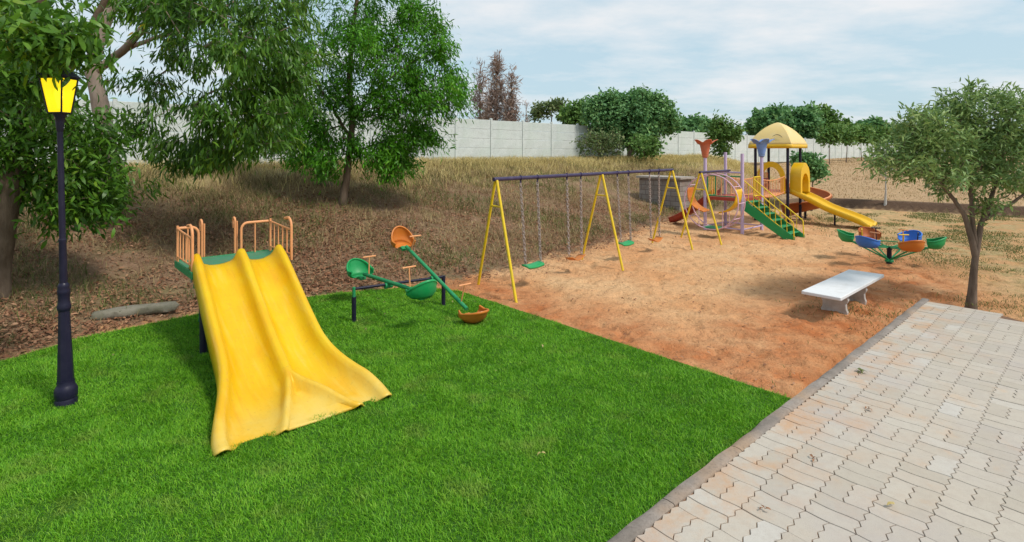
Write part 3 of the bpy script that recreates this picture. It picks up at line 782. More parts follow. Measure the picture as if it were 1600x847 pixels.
mb.build('ground_bar', M_LAV, ps)
# railings
def railing(p, q, z0, z1, n, mf, mbal, rr=0.02, sag=0.0, name='railing'):
    p, q = Vector((*p, 0)), Vector((*q, 0)); m = 14
    pt = lambda t, z: p.lerp(q, t) + Vector((0, 0, z - sag * 4 * t * (1 - t)))
    f = MB(); f.tube([pt(i / m, z1) for i in range(m + 1)], rr, 8); f.tube([pt(i / m, z0) for i in range(m + 1)], rr * 0.9, 8)
    f.tube([pt(0, z0), pt(0, z1)], rr, 8); f.tube([pt(1, z0), pt(1, z1)], rr, 8)
    fo = f.build(name, mf, ps)
    for i in range(1, n):
        t = i / n; MB().tube([pt(t, z0), pt(t, z1)], rr * 0.6, 7).build('baluster', mbal, fo)
railing((0.03, 0.06), (0.03, 1.14), DZ + 0.03, DZ + 0.66, 7, M_GRN, M_PEACH)
railing((0.08, 1.17), (0.62, 1.17), DZ + 0.03, DZ + 0.66, 5, M_GRN, M_YELP)
railing((0.86, 0.03), (1.30, 0.03), DZ + 0.03, DZ + 0.62, 4, M_YELP, M_YELP)
# flower tops
def flower(mat, name, x, y, z, flare):
    n = 60; rows = []
    for i in range(15):
        t = i / 14; r = []
        for j in range(n + 1):
            a = 2 * math.pi * j / n; pet = 0.5 + 0.5 * math.cos(5 * a)          # 1 on a petal's middle, 0 between petals
            up = float(sstep(np.array((t - 0.5) / 0.5)))
            rad = 0.085 + 0.13 * t + 0.17 * flare * up ** 1.6 * (0.25 + 0.75 * pet)
            zz1 = 0.62 * t - up * 0.22 * (1 - pet) ** 1.3 - 0.14 * up ** 4 * pet * flare + 0.03 * up
            r.append((rad * math.cos(a), rad * math.sin(a), zz1))
        rows.append(r)
    mb = MB().sheet(rows); mb.lathe([(0.06, -0.06), (0.09, -0.02), (0.09, 0.01)], 16)
    o = mb.build('flower', mat, ps, 60, solid=0.012); o.location = (x, y, z); o.rotation_euler = (0, 0, R(12)); return o
flower(M_FLORG, 'flower', 0, 1.2, 2.35, 1.0)['label'] = 'coral orange flower on the left post'
flower(M_FLBLUE, 'flower', 1.35, 0, 2.37, 1.0)['label'] = 'pale blue flower on the right post'
# stairs
x0, x1, yb = 0.06, 0.78, -1.43
ang = math.atan2(DZ, 1.43)
for x in (x0, x1):
    mb = MB(); mb.prism([(0.02, DZ - 0.02), (0.02, DZ - 0.34), (yb + 0.25, -0.03), (yb - 0.05, -0.03), (yb - 0.05, 0.06)], (0.03, 0, 0), (x - 0.015, 0, 0), Y3, Z3)
    mb.build('stair_stringer', M_GRNP, ps, 0, bevel=0.006)
for i in range(6):
    f = (i + 0.6) / 6.4
    MB().box(((x0 + x1) / 2, yb * f, DZ * (1 - f)), (x1 - x0 - 0.034, 0.2, 0.03)).build('tread', M_GRN, ps, 0, bevel=0.006)
for x in (x0 - 0.0, x1 + 0.0):
    f = MB(); top = Vector((x, 0.0, DZ + 0.56)); bot = Vector((x, yb + 0.02, 0.50))
    f.tube([top, bot + Vector((0, 0.05, 0.03)), bot, bot + Vector((0, -0.03, -0.05)), Vector((x, yb - 0.03, 0.0))], 0.018, 8)
    lo0, lo1 = Vector((x, 0.0, DZ + 0.06)), Vector((x, yb, 0.05))
    f.tube([lo0, lo1], 0.013, 7)
    fo = f.build('stair_railing', M_YELP, ps)
    for i in range(1, 9):
        t = i / 9; MB().tube([lo0.lerp(lo1, t), top.lerp(bot, t)], 0.010, 6).build('baluster', M_YELP, fo)
# red chute off the back of the first deck
rows = []
for i in range(18):
    t = i / 17; y = 1.2 + 1.55 * t; z = DZ * (1 - t) ** 1.25 + 0.03
    rows.append([(0.78 + xx * (1 + 0.2 * t) - 0.12 * t, y, z + hh) for xx, hh in ((-0.27, 0.16), (-0.25, 0.18), (-0.22, 0.06), (-0.15, 0.0), (0, -0.01), (0.15, 0.0), (0.22, 0.06), (0.25, 0.18), (0.27, 0.16))])
MB().sheet(rows).build('red_slide', M_RED, ps, 60, solid=0.02)
# hanging bridge
TX0, TX1, TY0, TY1 = 3.63, 4.76, 0.08, 1.2
rows = []
for i in range(16):
    t = i / 15; x = 1.38 + (TX0 - 1.40) * t; z = DZ - 0.02 - 0.14 * 4 * t * (1 - t) * 0.6
    rows.append([(x, 0.18, z), (x, 0.6, z), (x, 1.02, z)])
MB().sheet(rows).build('bridge_deck', M_PEACH, ps, 30, solid=0.04)
for y in (0.16, 1.04): railing((1.42, y), (TX0 - 0.05, y), DZ + 0.02, DZ + 0.56, 17, M_PEACH, M_PEACH, 0.016, 0.10, 'bridge_railing')
# tower
for (x, y) in ((TX0, TY0), (TX1, TY0), (TX0, TY1), (TX1, TY1)):
    MB().tube([(x, y, -0.1), (x, y, 2.72)], 0.048, 12).build('tower_post', M_NAVY, ps)
MB().box(((TX0 + TX1) / 2, (TY0 + TY1) / 2, DZ - 0.02), (TX1 - TX0 - 0.02, TY1 - TY0 - 0.02, 0.05)).build('tower_deck', M_RED, ps, 0, bevel=0.006)
mb = MB()
for z in (DZ + 0.16, DZ + 0.36): mb.box(((TX0 + TX1) / 2, TY1, z), (TX1 - TX0 - 0.1, 0.04, 0.15))
mb.build('tower_panel', M_RED, ps, 0, bevel=0.02)
# roof: a four-sided bulging canopy
cx, cy = (TX0 + TX1) / 2, (TY0 + TY1) / 2; rows = []
for (r, z) in ((0.735, 2.62), (0.735, 2.72), (0.705, 2.80), (0.64, 2.925), (0.55, 3.065), (0.445, 3.20), (0.33, 3.32), (0.20, 3.425), (0.08, 3.495), (0.012, 3.52)):
    ring = []
    for k_ in range(4):
        for t in np.linspace(0, 1, 8, endpoint=False):
            a = np.array([1, 1]) if k_ == 0 else np.array([-1, 1]) if k_ == 1 else np.array([-1, -1]) if k_ == 2 else np.array([1, -1])
            b = np.array([-1, 1]) if k_ == 0 else np.array([-1, -1]) if k_ == 1 else np.array([1, -1]) if k_ == 2 else np.array([1, 1])
            q = a * (1 - t) + b * t
            ring.append((cx + q[0] * r, cy + q[1] * r, z))
    ring.append(ring[0]); rows.append(ring)
MB().sheet(rows[1:]).build('roof', M_CREAM, ps, 30, solid=0.03)
MB().sheet([[(cx + (p[0] - cx) * 1.004, cy + (p[1] - cy) * 1.004, z) for p in rows[0]] for z in (2.60, 2.735)]).build('roof_fascia', M_YEL, ps, 30, solid=0.02)
# small painted swoosh on the roof face
mb = MB(); sw = []
for i in range(9):
    t = i / 8; yq = -0.08 - 0.34 * t; zq = 3.02 + 0.08 * math.sin(t * 3.1) - 0.05 * t
    sw.append((cx - (0.735 - (zq - 2.72) * 0.36) - 0.03, cy + yq, zq))
mb.tube(sw, [0.003 + 0.009 * math.sin(math.pi * (i + 0.3) / 9) for i in range(9)], 6); mb.build('roof_emblem', M_NAVY, ps)
# hood over the yellow slide
def arch(wo, ho, wi, hi, n=16, bumps=0.0):
    o_, i_ = [], []
    for q in range(n + 1):
        a = math.pi * q / n
        bm_ = 1 + bumps * abs(math.sin(3 * a))
        o_.append((wo * math.cos(a), max(0, ho * 0.45) * 0 + ho * 0.5 + ho * 0.5 * math.sin(a) * bm_)); i_.append((wi * math.cos(a), hi * 0.45 + hi * 0.55 * math.sin(a)))
    return [(wo * 1.02, 0)] + o_ + [(-wo * 1.02, 0), (-wi, 0)] + i_[::-1] + [(wi, 0)]
def arch_panel(name, mat, c, ax, dep, wo, ho, wi, hi, bumps=0.0):
    out_ = arch(wo, ho, wi, hi, 16, bumps); n = len(out_) // 2
    mb = MB(); c = Vector(c); ax = Vector(ax); dep = Vector(dep)
    outer, inner = out_[:n], out_[n:][::-1]
    r = []
    for (o1, i1) in zip(outer, inner):
        a_ = c + ax * o1[0] + Z3 * o1[1]; b_ = c + ax * i1[0] + Z3 * i1[1]
        r.append([a_, a_ + dep, b_ + dep, b_, a_])
    mb.sheet(r); return mb.build(name, mat, ps, 40)
arch_panel('slide_hood', M_YEL, (4.19, TY0 - 0.02, DZ), X3, (0, -0.36, 0), 0.42, 0.98, 0.29, 0.66, 0.10)
arch_panel('entrance_arch', M_YEL, (TX0 - 0.02, 0.62, DZ - 0.05), Y3, (-0.07, 0, 0), 0.47, 1.12, 0.34, 0.92)
# peach climbing arch at the back
f = MB(); f.tube([(3.85, 1.42, 0.0), (3.85, 1.26, 1.62)] + [(3.85 + 0.2 - 0.2 * math.cos(a), 1.26, 1.62 + 0.14 * math.sin(a)) for a in np.linspace(0.2, 2.9, 7)] + [(4.25, 1.26, 1.62), (4.25, 1.42, 0.0)], 0.018, 8)
for i in range(6): f.tube([(3.85, 1.27 + 0.02 * (6 - i), 0.25 + i * 0.25), (4.25, 1.27 + 0.02 * (6 - i), 0.25 + i * 0.25)], 0.014, 7)
f.build('climber', M_PEACH, ps)
railing((4.32, 1.22), (4.70, 1.22), DZ + 0.05, DZ + 0.62, 4, M_PEACH, M_PEACH)
# straight yellow slide from the tower: two lanes
rows = []
for i in range(30):
    t = i / 29; y = TY0 - 0.02 - 2.42 * t
    z = DZ * (1 - t) ** 1.0 * (1 - 0.10 * math.sin(math.pi * t)) + 0.10 * t + 0.05 * math.sin(math.pi * min(1, t * 2.2)) * (t < 0.45)
    z = max(0.07, z + (0.06 * max(0, t - 0.82) / 0.18 * -0.2))
    if t > 0.86: z = max(z, 0.10)
    x_ = 4.19 - 0.10 * t
    prof = [(-0.44, -0.05), (-0.44, 0.09), (-0.425, 0.12), (-0.40, 0.12), (-0.375, 0.05), (-0.33, 0.0), (-0.2, -0.01), (-0.07, 0.0), (-0.03, 0.05), (0, 0.065), (0.03, 0.05), (0.07, 0.0), (0.2, -0.01), (0.33, 0.0), (0.375, 0.05), (0.40, 0.12), (0.425, 0.12), (0.44, 0.09), (0.44, -0.05)]
    rows.append([(x_ + xx, y, z + hh * (1.0 if t < 0.9 else 1 - 4 * (t - 0.9))) for xx, hh in prof])
MB().sheet(rows).build('tower_slide', M_YEL, ps, 50, solid=0.018)
MB().tube([(4.1, -1.25, -0.05), (4.1, -1.25, 0.52)], 0.03, 8).build('slide_support', M_NAVY, ps)
# spiral slide beyond the tower
rows = []; hx, hy = 5.58, 0.20
for i in range(54):
    t = i / 53; a = R(150 - 400 * t); z = DZ * (1 - t) + 0.08
    prof = [(0.30, 0.10), (0.32, 0.13), (0.36, 0.02), (0.5, -0.02), (0.68, 0.01), (0.76, 0.10), (0.80, 0.26), (0.82, 0.33), (0.86, 0.33), (0.87, 0.28)]
    rows.append([(hx + r * math.cos(a), hy + r * math.sin(a), z + h) for r, h in prof])
MB().sheet(rows).build('spiral_slide', M_RUST, ps, 60, solid=0.02)
rim = [Vector(r[7]) + Vector((0, 0, 0.012)) for r in rows]
MB().tube(rim, 0.022, 8).build('spiral_slide_rim', M_PEACH, ps)
MB().tube([(hx, hy, -0.1), (hx, hy, 1.5)], 0.045, 10).build('spiral_post', M_NAVY, ps)
# side swing arm
inv = Matrix.Rotation(-GRID, 3, 'Z')
D_ = inv @ (Vector((5.3, 15.3, 0)) - O); E_ = inv @ (Vector((6.62, 16.70, 0)) - O)
lg = inv @ LEG
aframe(ps, D_, 1.88, 0.74, lg)
bd = (E_ - D_).normalized(); a_ = D_ - bd * 0.05; b_ = E_ + bd * 0.15; a_.z = b_.z = 1.9
MB().tube([a_, b_], 0.034, 10).build('swing_arm', M_PURP, ps)
MB().tube([Vector((0, 0.0, 1.84)), Vector((0, 1.2, 1.84))], 0.028, 8).build('arm_support', M_LAV, ps)
# round cage swing hanging from the arm
cs = thing('cage_swing', 'round pink cage swing with facing orange and yellow seats under the side arm', 'cage swing', (5.93, 15.97, 1.9), math.atan2(1.40, 1.32))
RC = 0.80; zc = -0.88
for x in (-0.24, 0.24):
    MB().tube([(x, RC * math.cos(a), zc + RC * math.sin(a)) for a in np.linspace(0, 2 * math.pi, 41)[:-1]], 0.019, 8, closed=True).build('ring', M_PINK, cs)
mb = MB()
for a in (0, 35, 145, 180, 215, 250, 290, 325): mb.tube([(-0.24, RC * math.cos(R(a)), zc + RC * math.sin(R(a))), (0.24, RC * math.cos(R(a)), zc + RC * math.sin(R(a)))], 0.013, 7)
for x in (-0.24, 0.24): mb.tube([(x, -0.35, zc - 0.72), (x, -0.35, zc - 0.2)], 0.012, 7); mb.tube([(x, 0.35, zc - 0.72), (x, 0.35, zc - 0.2)], 0.012, 7)
mb.build('crossbars', M_PINK, cs)
for x in (-0.24, 0.24):
    MB().tube([(x, 0.0, zc + RC), (x, 0, -0.03)], 0.014, 7).build('hanger', M_PINK, cs)
def seat_arc(sg, mat):
    rows = []
    for i in range(15):
        a = R(-90 + 12 + 88 * i / 14); rr = 0.66
        y = sg * (0.10 + (rr - 0.04) * max(0.0, math.cos(a)) ); z = zc + 0.18 + 0.50 * math.sin(a) + (0.12 * max(0, (i - 10) / 4))
        rows.append([(-0.225, y, z + 0.03), (-0.2, y, z), (0.2, y, z), (0.225, y, z + 0.03)])
    MB().sheet(rows).build('seat', mat, cs, 50, solid=0.02)
seat_arc(-1, M_YEL); seat_arc(1, M_ORG)
MB().box((0, 0, zc - 0.76), (0.46, 0.52, 0.03)).build('footboard', M_GRN, cs, 0, bevel=0.006)

# ================================================================ merry-go-round
mg = thing('merry_go_round', 'six-seat merry-go-round with green, brown and blue bucket seats on the sand', 'merry-go-round', (8.46, 12.2, 0), 0)
MB().lathe([(0.06, -0.1), (0.06, 0.06), (0.048, 0.07), (0.048, 0.30), (0.06, 0.32), (0.06, 0.36), (0.03, 0.37)], 14).build('hub', M_NAVY, mg)
MB().lathe([(0.09, 0.02), (0.09, 0.05), (0.05, 0.08)], 14).build('hub_collar', M_GRN, mg)
mb = MB().tube([(0.42 * math.cos(R(i * 12)), 0.42 * math.sin(R(i * 12)), 0.42) for i in range(30)], 0.014, 7, closed=True); mb.build('ring_bar', M_GRN, mg)
for a_, ms, mh in ((145, M_GRNP, M_YELP), (85, M_RUST, M_NAVY), (25, M_BLUE, M_PEACH), (-35, M_GRNP, M_NAVY), (-95, M_ORG, M_YELP), (-155, M_BLUE, M_PEACH)):
    ca, sa = math.cos(R(a_)), math.sin(R(a_)); pt = lambda r, z: Vector((r * ca, r * sa, z))
    mb = MB().tube([pt(0.05, 0.08), pt(0.70, 0.40)], 0.017, 8); mb.tube([pt(0.05, 0.34), pt(0.70, 0.405)], 0.015, 8); mb.build('arm', M_GRN, mg)
    b_ = bucket(0.225, 0.20, 0.24, 0.15, 0.16).build('seat', ms, mg, 60, solid=0.012)
    b_.location = pt(0.76, 0.41); b_.rotation_euler = (0, 0, R(a_ + 90))
    h = MB(); t_handle(h, pt(0.50, 0.40), 0.30, 0.10, Vector((-sa, ca, 0)), 0.011, pt(0.02, 0)); h.build('handle', mh, mg)

# ================================================================ bench
bn = thing('bench', 'white concrete slab bench on two pedestals beside the kerb', 'bench', (5.38, 8.78, 0), GRID)
BL, BW = 2.22, 0.54
def rrect(a, b, r, n=4):
    pts = []
    for cx_, cy_, s0 in ((a - r, b - r, 0), (-a + r, b - r, 90), (-a + r, -b + r, 180), (a - r, -b + r, 270)):
        for i in range(n + 1): pts.append((cx_ + r * math.cos(R(s0 + 90 * i / n)), cy_ + r * math.sin(R(s0 + 90 * i / n))))
    return pts
mb = MB().prism(rrect(BL / 2, BW / 2, 0.02), (0, 0, 0.05), (0, 0, 0.335), X3, Y3)
sb = mb.build('seat_slab', M_WHITE, bn, 20, bevel=0.008)
prof = [(-0.17, 0), (0.17, 0), (0.185, 0.03), (0.165, 0.08), (0.16, 0.15), (0.185, 0.19), (0.195, 0.22), (0.18, 0.25), (0.20, 0.30), (0.205, 0.333), (-0.205, 0.333), (-0.20, 0.30), (-0.18, 0.25), (-0.195, 0.22), (-0.185, 0.19), (-0.16, 0.15), (-0.165, 0.08), (-0.185, 0.03)]
for x in (-0.50, 0.42):
    MB().prism([(a, b - 0.04 if b == 0 else b) for a, b in prof], (0.07, 0, 0), (x - 0.035, 0, 0), Y3, Z3).build('pedestal', M_WHITE2, bn, 30, bevel=0.006)

# ================================================================ block hut
hb_ = hit(1062, 331)
k = Nodes('concrete_blocks'); tcx = k.coord('Object')
br = k.new('TexBrick'); br.inputs['Scale'].default_value = 1.0; br.inputs['Brick Width'].default_value = 0.4; br.inputs['Row Height'].default_value = 0.2
br.inputs['Mortar Size'].default_value = 0.012
br.inputs['Color1'].default_value = (0.30, 0.27, 0.25, 1); br.inputs['Color2'].default_value = (0.23, 0.20, 0.18, 1); br.inputs['Mortar'].default_value = (0.13, 0.11, 0.10, 1)
mpx = k.new('Mapping'); mpx.inputs['Rotation'].default_value = (R(90), 0, 0)
sx_ = k.new('SeparateXYZ'); cmb = k.new('CombineXYZ'); k.l.new(tcx, sx_.inputs[0])
k.l.new(k.math('ADD', sx_.outputs[0], sx_.outputs[1]), cmb.inputs[0]); k.l.new(sx_.outputs[2], cmb.inputs[1]); k.l.new(cmb.outputs[0], br.inputs['Vector'])
nz = k.noise(5, 5, 0.65)
cc = k.mix(k.math('MULTIPLY', k.ramp(nz, [(0.4, 0.0), (0.7, 1.0)]), 0.6), br.outputs['Color'], (0.20, 0.13, 0.09))
k.bump(br.outputs['Fac'], -0.4, 0.02); M_BLOCK = k.set(cc, 0.95, 0.15)
ht = thing('block_hut', 'small grey concrete block hut with a flat slab roof set into the bank', 'hut', hb_, GRID)
MB().box((0.45, 0.95, 0.30), (0.9, 1.9, 1.95)).build('wall', M_BLOCK, ht, 0)
mb = MB().box((0.45, 0.95, 1.325), (1.10, 2.1, 0.09)); mb.build('roof_slab', M_SLAB, ht, 0, bevel=0.012)

# ================================================================ stone block in the litter
p = hit(212, 492)
sb_ = MB(); rows = []
for i in range(22):
    t = i / 21; r = []
    for j in range(13):
        a = 2 * math.pi * j / 12
        q = vnoise(np.array([t * 7 + 3]), np.array([math.cos(a) * 1.5 + 5 + math.sin(a)]))[0] - 0.5
        e = (1 - (2 * t - 1) ** 8) ** 0.5
        ex = 0.6
        ya = math.copysign(abs(math.cos(a)) ** ex, math.cos(a)) * (0.13 + 0.04 * q); za = math.copysign(abs(math.sin(a)) ** ex, math.sin(a)) * (0.075 + 0.035 * q)
        r.append(((t - 0.5) * 1.12, ya * e, 0.05 + za * e + 0.02 * t))
    rows.append(r)
o = sb_.sheet(rows).build('stone_block', M_STONE, None, 60); o.location = p; o.rotation_euler = (0, 0, R(30))
tag(o, 'long weathered grey stone block lying in leaf litter behind the lamp post', 'stone block')

# ================================================================ vegetation builders
def leaf_mesh(pos, dirv, nrm, length, width, curve=0.12):
    """curved, folded leaf: 6 verts, 4 tris each"""
    d = dirv / (np.linalg.norm(dirv, axis=1, keepdims=True) + 1e-9)
    s = np.cross(d, nrm); s /= (np.linalg.norm(s, axis=1, keepdims=True) + 1e-9); n = np.cross(s, d)
    L_, W_ = length[:, None], width[:, None]; cv = curve
    v0 = pos
    m1 = pos + d * L_ * 0.34 + n * L_ * cv * 0.6; m2 = pos + d * L_ * 0.70 + n * L_ * cv * 0.5
    vt = pos + d * L_ - n * L_ * cv * 0.4
    a1, b1 = m1 + s * W_ * 0.5 + n * W_ * 0.12, m1 - s * W_ * 0.5 + n * W_ * 0.12
    a2, b2 = m2 + s * W_ * 0.42 + n * W_ * 0.1, m2 - s * W_ * 0.42 + n * W_ * 0.1
    vs = np.stack([v0, a1, b1, a2, b2, vt], 1).reshape(-1, 3)
    i = np.arange(len(pos))[:, None] * 6
    f = np.concatenate([i + np.array([[0, 1, 2]]), i + np.array([[1, 3, 2]]), i + np.array([[3, 4, 2]]), i + np.array([[3, 5, 4]])], 0)
    return vs, f

def bark(name, c1, c2, sc=9):
    k = Nodes(name); P = k.coord('Object')
    a = k.noise(sc, 6, 0.7, P, stretch=(1, 1, 0.25)); b = k.noise(1.7, 4, 0.6, P)
    cc = k.mix(k.ramp(a, [(0.35, 0.0), (0.65, 1.0)]), c1, c2)
    cc = k.mix(k.ramp(b, [(0.45, 0.0), (0.7, 0.5)]), cc, tuple(x * 0.6 for x in c1))
    k.bump(a, 0.8, 0.03); return k.set(cc, 0.95, 0.1)
M_BARK = bark('brown_bark', (0.12, 0.085, 0.06), (0.21, 0.155, 0.115))
M_BARKP = bark('pale_bark', (0.25, 0.19, 0.15), (0.36, 0.29, 0.24), 6)
M_BARKD = bark('dark_bark', (0.11, 0.082, 0.062), (0.21, 0.16, 0.125))

def tree(name, label, cat, trunks, blobs, n_tw, n_leaf, lsize, mat, barkm, tw_r=0.006, group=None, droop=0.5, spread=0.28, shell=0.55, up=0.25, aspect=0.2, seg=0.35, base=None, trunk_sides=12, ragged=0.12):
    """trunks: list of (points, r0, r1); blobs: (centre, radii, weight) ellipsoids the twigs reach into"""
    base = Vector(base) if base is not None else Vector(trunks[0][0][0])
    root = thing(name, label, cat, base, 0, group)
    bnp = np.array(base)
    tm = MB(); npos, nrad = [], []
    for pts, r0, r1 in trunks:
        pts = [np.array(p, float) for p in pts]; out_ = []
        m = len(pts)
        for i in range(m - 1):
            p0, p1, p2, p3 = pts[max(i - 1, 0)], pts[i], pts[i + 1], pts[min(i + 2, m - 1)]
            nseg = max(2, int(np.linalg.norm(p2 - p1) / 0.22))
            for q in range(nseg):
                t = q / nseg
                out_.append(0.5 * ((2 * p1) + (-p0 + p2) * t + (2 * p0 - 5 * p1 + 4 * p2 - p3) * t * t + (-p0 + 3 * p1 - 3 * p2 + p3) * t ** 3))
        out_.append(pts[-1]); out_ = np.array(out_); n = len(out_)
        rad = r0 + (r1 - r0) * (np.arange(n) / (n - 1)) ** 0.85
        if trunks[0][0] is pts or len(npos) == 0: rad[:3] *= np.array([1.5, 1.22, 1.07])[:len(rad[:3])]
        rad = rad * (1 + rng.normal(0, 0.03, n)); out_[1:-1] += rng.normal(0, 0.012, (n - 2, 3)) * min(1, r0 * 8)
        tm.tube([Vector(p - bnp) for p in out_], rad, trunk_sides)
        k0 = int(n * 0.30) if len(npos) == 0 else int(n * 0.15)
        npos += list(out_[k0:]); nrad += list(rad[k0:])
    tm.build('trunk', barkm, root, 70)
    wts = np.array([b[2] for b in blobs], float); wts /= wts.sum()
    ch_ = rng.choice(len(blobs), n_tw, p=wts); cen = np.array([np.array(b[0]) for b in blobs])[ch_]; rad_ = np.array([np.array(b[1]) for b in blobs])[ch_]
    dv = rng.normal(size=(n_tw, 3)); dv /= np.linalg.norm(dv, axis=1, keepdims=True)
    rr = (shell + (1 - shell) * rng.random(n_tw)) ** 0.8 * np.where(rng.random(n_tw) < 0.25, rng.random(n_tw), 1.0)
    tg = cen + dv * rad_ * rr[:, None] * (1 + ragged * (2 * rng.random((n_tw, 1)) - 1))
    P_ = np.array(npos); par = [-1] * len(npos); rN = list(nrad)
    d0 = np.min(np.linalg.norm(tg[:, None, :] - P_[None, ::3, :], axis=2), axis=1)
    order = np.argsort(d0); pos = list(P_); arr = np.zeros((len(pos) + n_tw * 14, 3)); arr[:len(pos)] = P_; cnt = len(pos)
    par_a = np.full(len(arr), -1); tips = []
    for ti in order:
        t = tg[ti]; dd = np.linalg.norm(arr[:cnt] - t, axis=1) + 0.55 * np.maximum(0, arr[:cnt, 2] - t[2] + 0.1)
        j = int(np.argmin(dd)); p0 = arr[j].copy(); vec = t - p0; ln = np.linalg.norm(vec)
        if ln < 0.03: continue
        m = int(np.clip(ln / seg, 2, 12)); bend = rng.normal(0, 0.10, 3) * ln; bend[2] += up * ln * 0.5
        last = j
        for q in range(1, m + 1):
            f = q / m; arr[cnt] = p0 + vec * f + bend * 4 * f * (1 - f) * 0.5; par_a[cnt] = last; last = cnt; cnt += 1
        tips.append((last, par_a[last]))
    n0 = len(npos); w2 = np.zeros(cnt)
    kids = np.zeros(cnt)
    for i in range(cnt - 1, n0 - 1, -1):
        if w2[i] == 0: w2[i] = tw_r ** 2.4
        if par_a[i] >= n0: w2[par_a[i]] += w2[i]
    rb_ = np.minimum(w2 ** (1 / 2.4), 0.5)
    bv, bf = [], []; ns = 5
    ang_ = np.arange(ns) * 2 * np.pi / ns
    for i in range(n0, cnt):
        j = par_a[i]; a_, b_ = arr[j] - bnp, arr[i] - bnp; t = b_ - a_; l_ = np.linalg.norm(t)
        if l_ < 1e-6: continue
        t /= l_; s1 = np.cross(t, [0.3, 0.9, 0.31]); s1 /= np.linalg.norm(s1); s2 = np.cross(t, s1)
        ra = rb_[j] if j >= n0 else rb_[i] * 1.15
        o_ = len(bv) * 2 * ns
        c_ = np.cos(ang_)[:, None] * s1 + np.sin(ang_)[:, None] * s2
        bv.append(np.vstack([a_ + c_ * min(ra, rb_[i] * 1.6), b_ + c_ * rb_[i]]))
        q = np.arange(ns); q2 = (q + 1) % ns
        bf.append(np.stack([o_ + q, o_ + q2, o_ + ns + q2, o_ + ns + q], -1))
    if bv: mesh_np('branches', np.vstack(bv), np.vstack(bf), barkm, root, smooth=True)
    # leaves strung along the outer twig segments
    nt_ = len(tips); ti = rng.integers(0, nt_, n_leaf); A = arr[[tips[q][1] for q in ti]]; B = arr[[tips[q][0] for q in ti]]
    f = rng.random((n_leaf, 1)) ** 0.7; ps_ = A + (B - A) * f * 1.05 + rng.normal(0, spread * 0.5, (n_leaf, 3))
    odir = (B - A); odir /= np.linalg.norm(odir, axis=1, keepdims=True) + 1e-9
    dirv = odir * 0.6 + rng.normal(0, 0.6, (n_leaf, 3)); dirv[:, 2] -= droop * (0.6 + 0.8 * rng.random(n_leaf))
    nrm = rng.normal(0, 0.6, (n_leaf, 3)); nrm[:, 2] += 0.8
    ln_ = lsize * (0.6 + 0.7 * rng.random(n_leaf)); vs, f_ = leaf_mesh(ps_ - bnp, dirv, nrm, ln_, ln_ * aspect * (0.8 + 0.5 * rng.random(n_leaf)))
    mesh_np('crown', vs, f_, mat, root)
    return root

def blob(px, py, rx, ry, d, dr, wt=1.0):
    c = at(px, py, d); return (c, (rx * d / FPX, dr, ry * d / FPX), wt)

M_LF_DARK = foliage('dark_leaf', [(0.0, (0.033, 0.095, 0.010)), (0.4, (0.060, 0.157, 0.014)), (0.75, (0.110, 0.242, 0.018)), (0.95, (0.206, 0.316, 0.025)), (1.0, (0.876, 0.505, 0.030))], 0.42, 0.32)
M_LF_MID = foliage('fresh_leaf', [(0.0, (0.036, 0.126, 0.008)), (0.4, (0.068, 0.232, 0.011)), (0.75, (0.109, 0.340, 0.016)), (0.96, (0.193, 0.445, 0.024)), (1.0, (0.870, 0.500, 0.024))], 0.42, 0.36)
M_LF_OLIVE = foliage('grey_green_leaf', [(0.0, (0.079, 0.156, 0.048)), (0.45, (0.172, 0.284, 0.085)), (0.8, (0.289, 0.402, 0.121)), (1.0, (0.524, 0.592, 0.242))], 0.5, 0.3)
M_LF_FAR = foliage('far_leaf', [(0.0, (0.070, 0.183, 0.070)), (0.5, (0.137, 0.297, 0.099)), (1.0, (0.289, 0.461, 0.157))], 0.6, 0.3, patch=0.25)  # paler and bluer: haze of distance put into the leaf colour
M_LF_FARL = foliage('light_far_leaf', [(0.0, (0.068, 0.156, 0.037)), (0.5, (0.130, 0.251, 0.052)), (1.0, (0.223, 0.330, 0.086))], 0.6, 0.3, patch=0.25)
M_LF_RED = foliage('russet_needle', [(0.0, (0.185, 0.129, 0.104)), (0.5, (0.328, 0.222, 0.181)), (1.0, (0.434, 0.339, 0.259))], 0.8, 0.2)  # russet lightened towards grey, distance haze mixed into the needle colour
M_LF_BUSH = foliage('bush_leaf', [(0.0, (0.072, 0.127, 0.036)), (0.5, (0.144, 0.207, 0.072)), (1.0, (0.288, 0.310, 0.144))], 0.6, 0.3)

# ---- big shade trees on the left
def gbase(px, py, d):
    p = at(px, py, d); p.z = zt(p.x, p.y) - 0.1; return p
dA = 8.0
tree('shade_tree', 'leaning thick-trunked tree at the left edge hanging over the lamp', 'tree',
     [([gbase(-16, 470, dA), at(-4, 400, dA), at(4, 350, dA), at(22, 270, 8.1), at(42, 190, 8.3), at(55, 90, 8.5), at(62, -40, 8.7), at(90, -160, 9)], 0.20, 0.07),
      ([at(42, 190, 8.3), at(100, 110, 8.2), at(150, 30, 8.1), at(190, -60, 8)], 0.09, 0.03),
      ([at(35, 220, 8.2), at(-20, 120, 7.9), at(-70, 40, 7.8)], 0.09, 0.03)],
     [blob(0, 60, 75, 60, 7.9, 1.1, 1.0), blob(-20, 190, 70, 90, 7.9, 1.0, 0.7), blob(40, 270, 60, 60, 8.2, 0.7, 0.5), blob(120, 230, 60, 60, 8.3, 0.8, 0.5),
      blob(0, -50, 120, 70, 8.2, 1.4, 0.7), blob(78, 60, 58, 9, 5.15, 0.28, 0.28), blob(110, 320, 45, 30, 8.4, 0.5, 0.25), blob(140, 290, 45, 40, 8.3, 0.6, 0.35), blob(50, 120, 60, 25, 6.8, 0.8, 0.4)],
     300, 17000, 0.15, M_LF_DARK, M_BARK, droop=0.55, spread=0.30, aspect=0.24, group='trees shading the left bank')
dB = 13.0
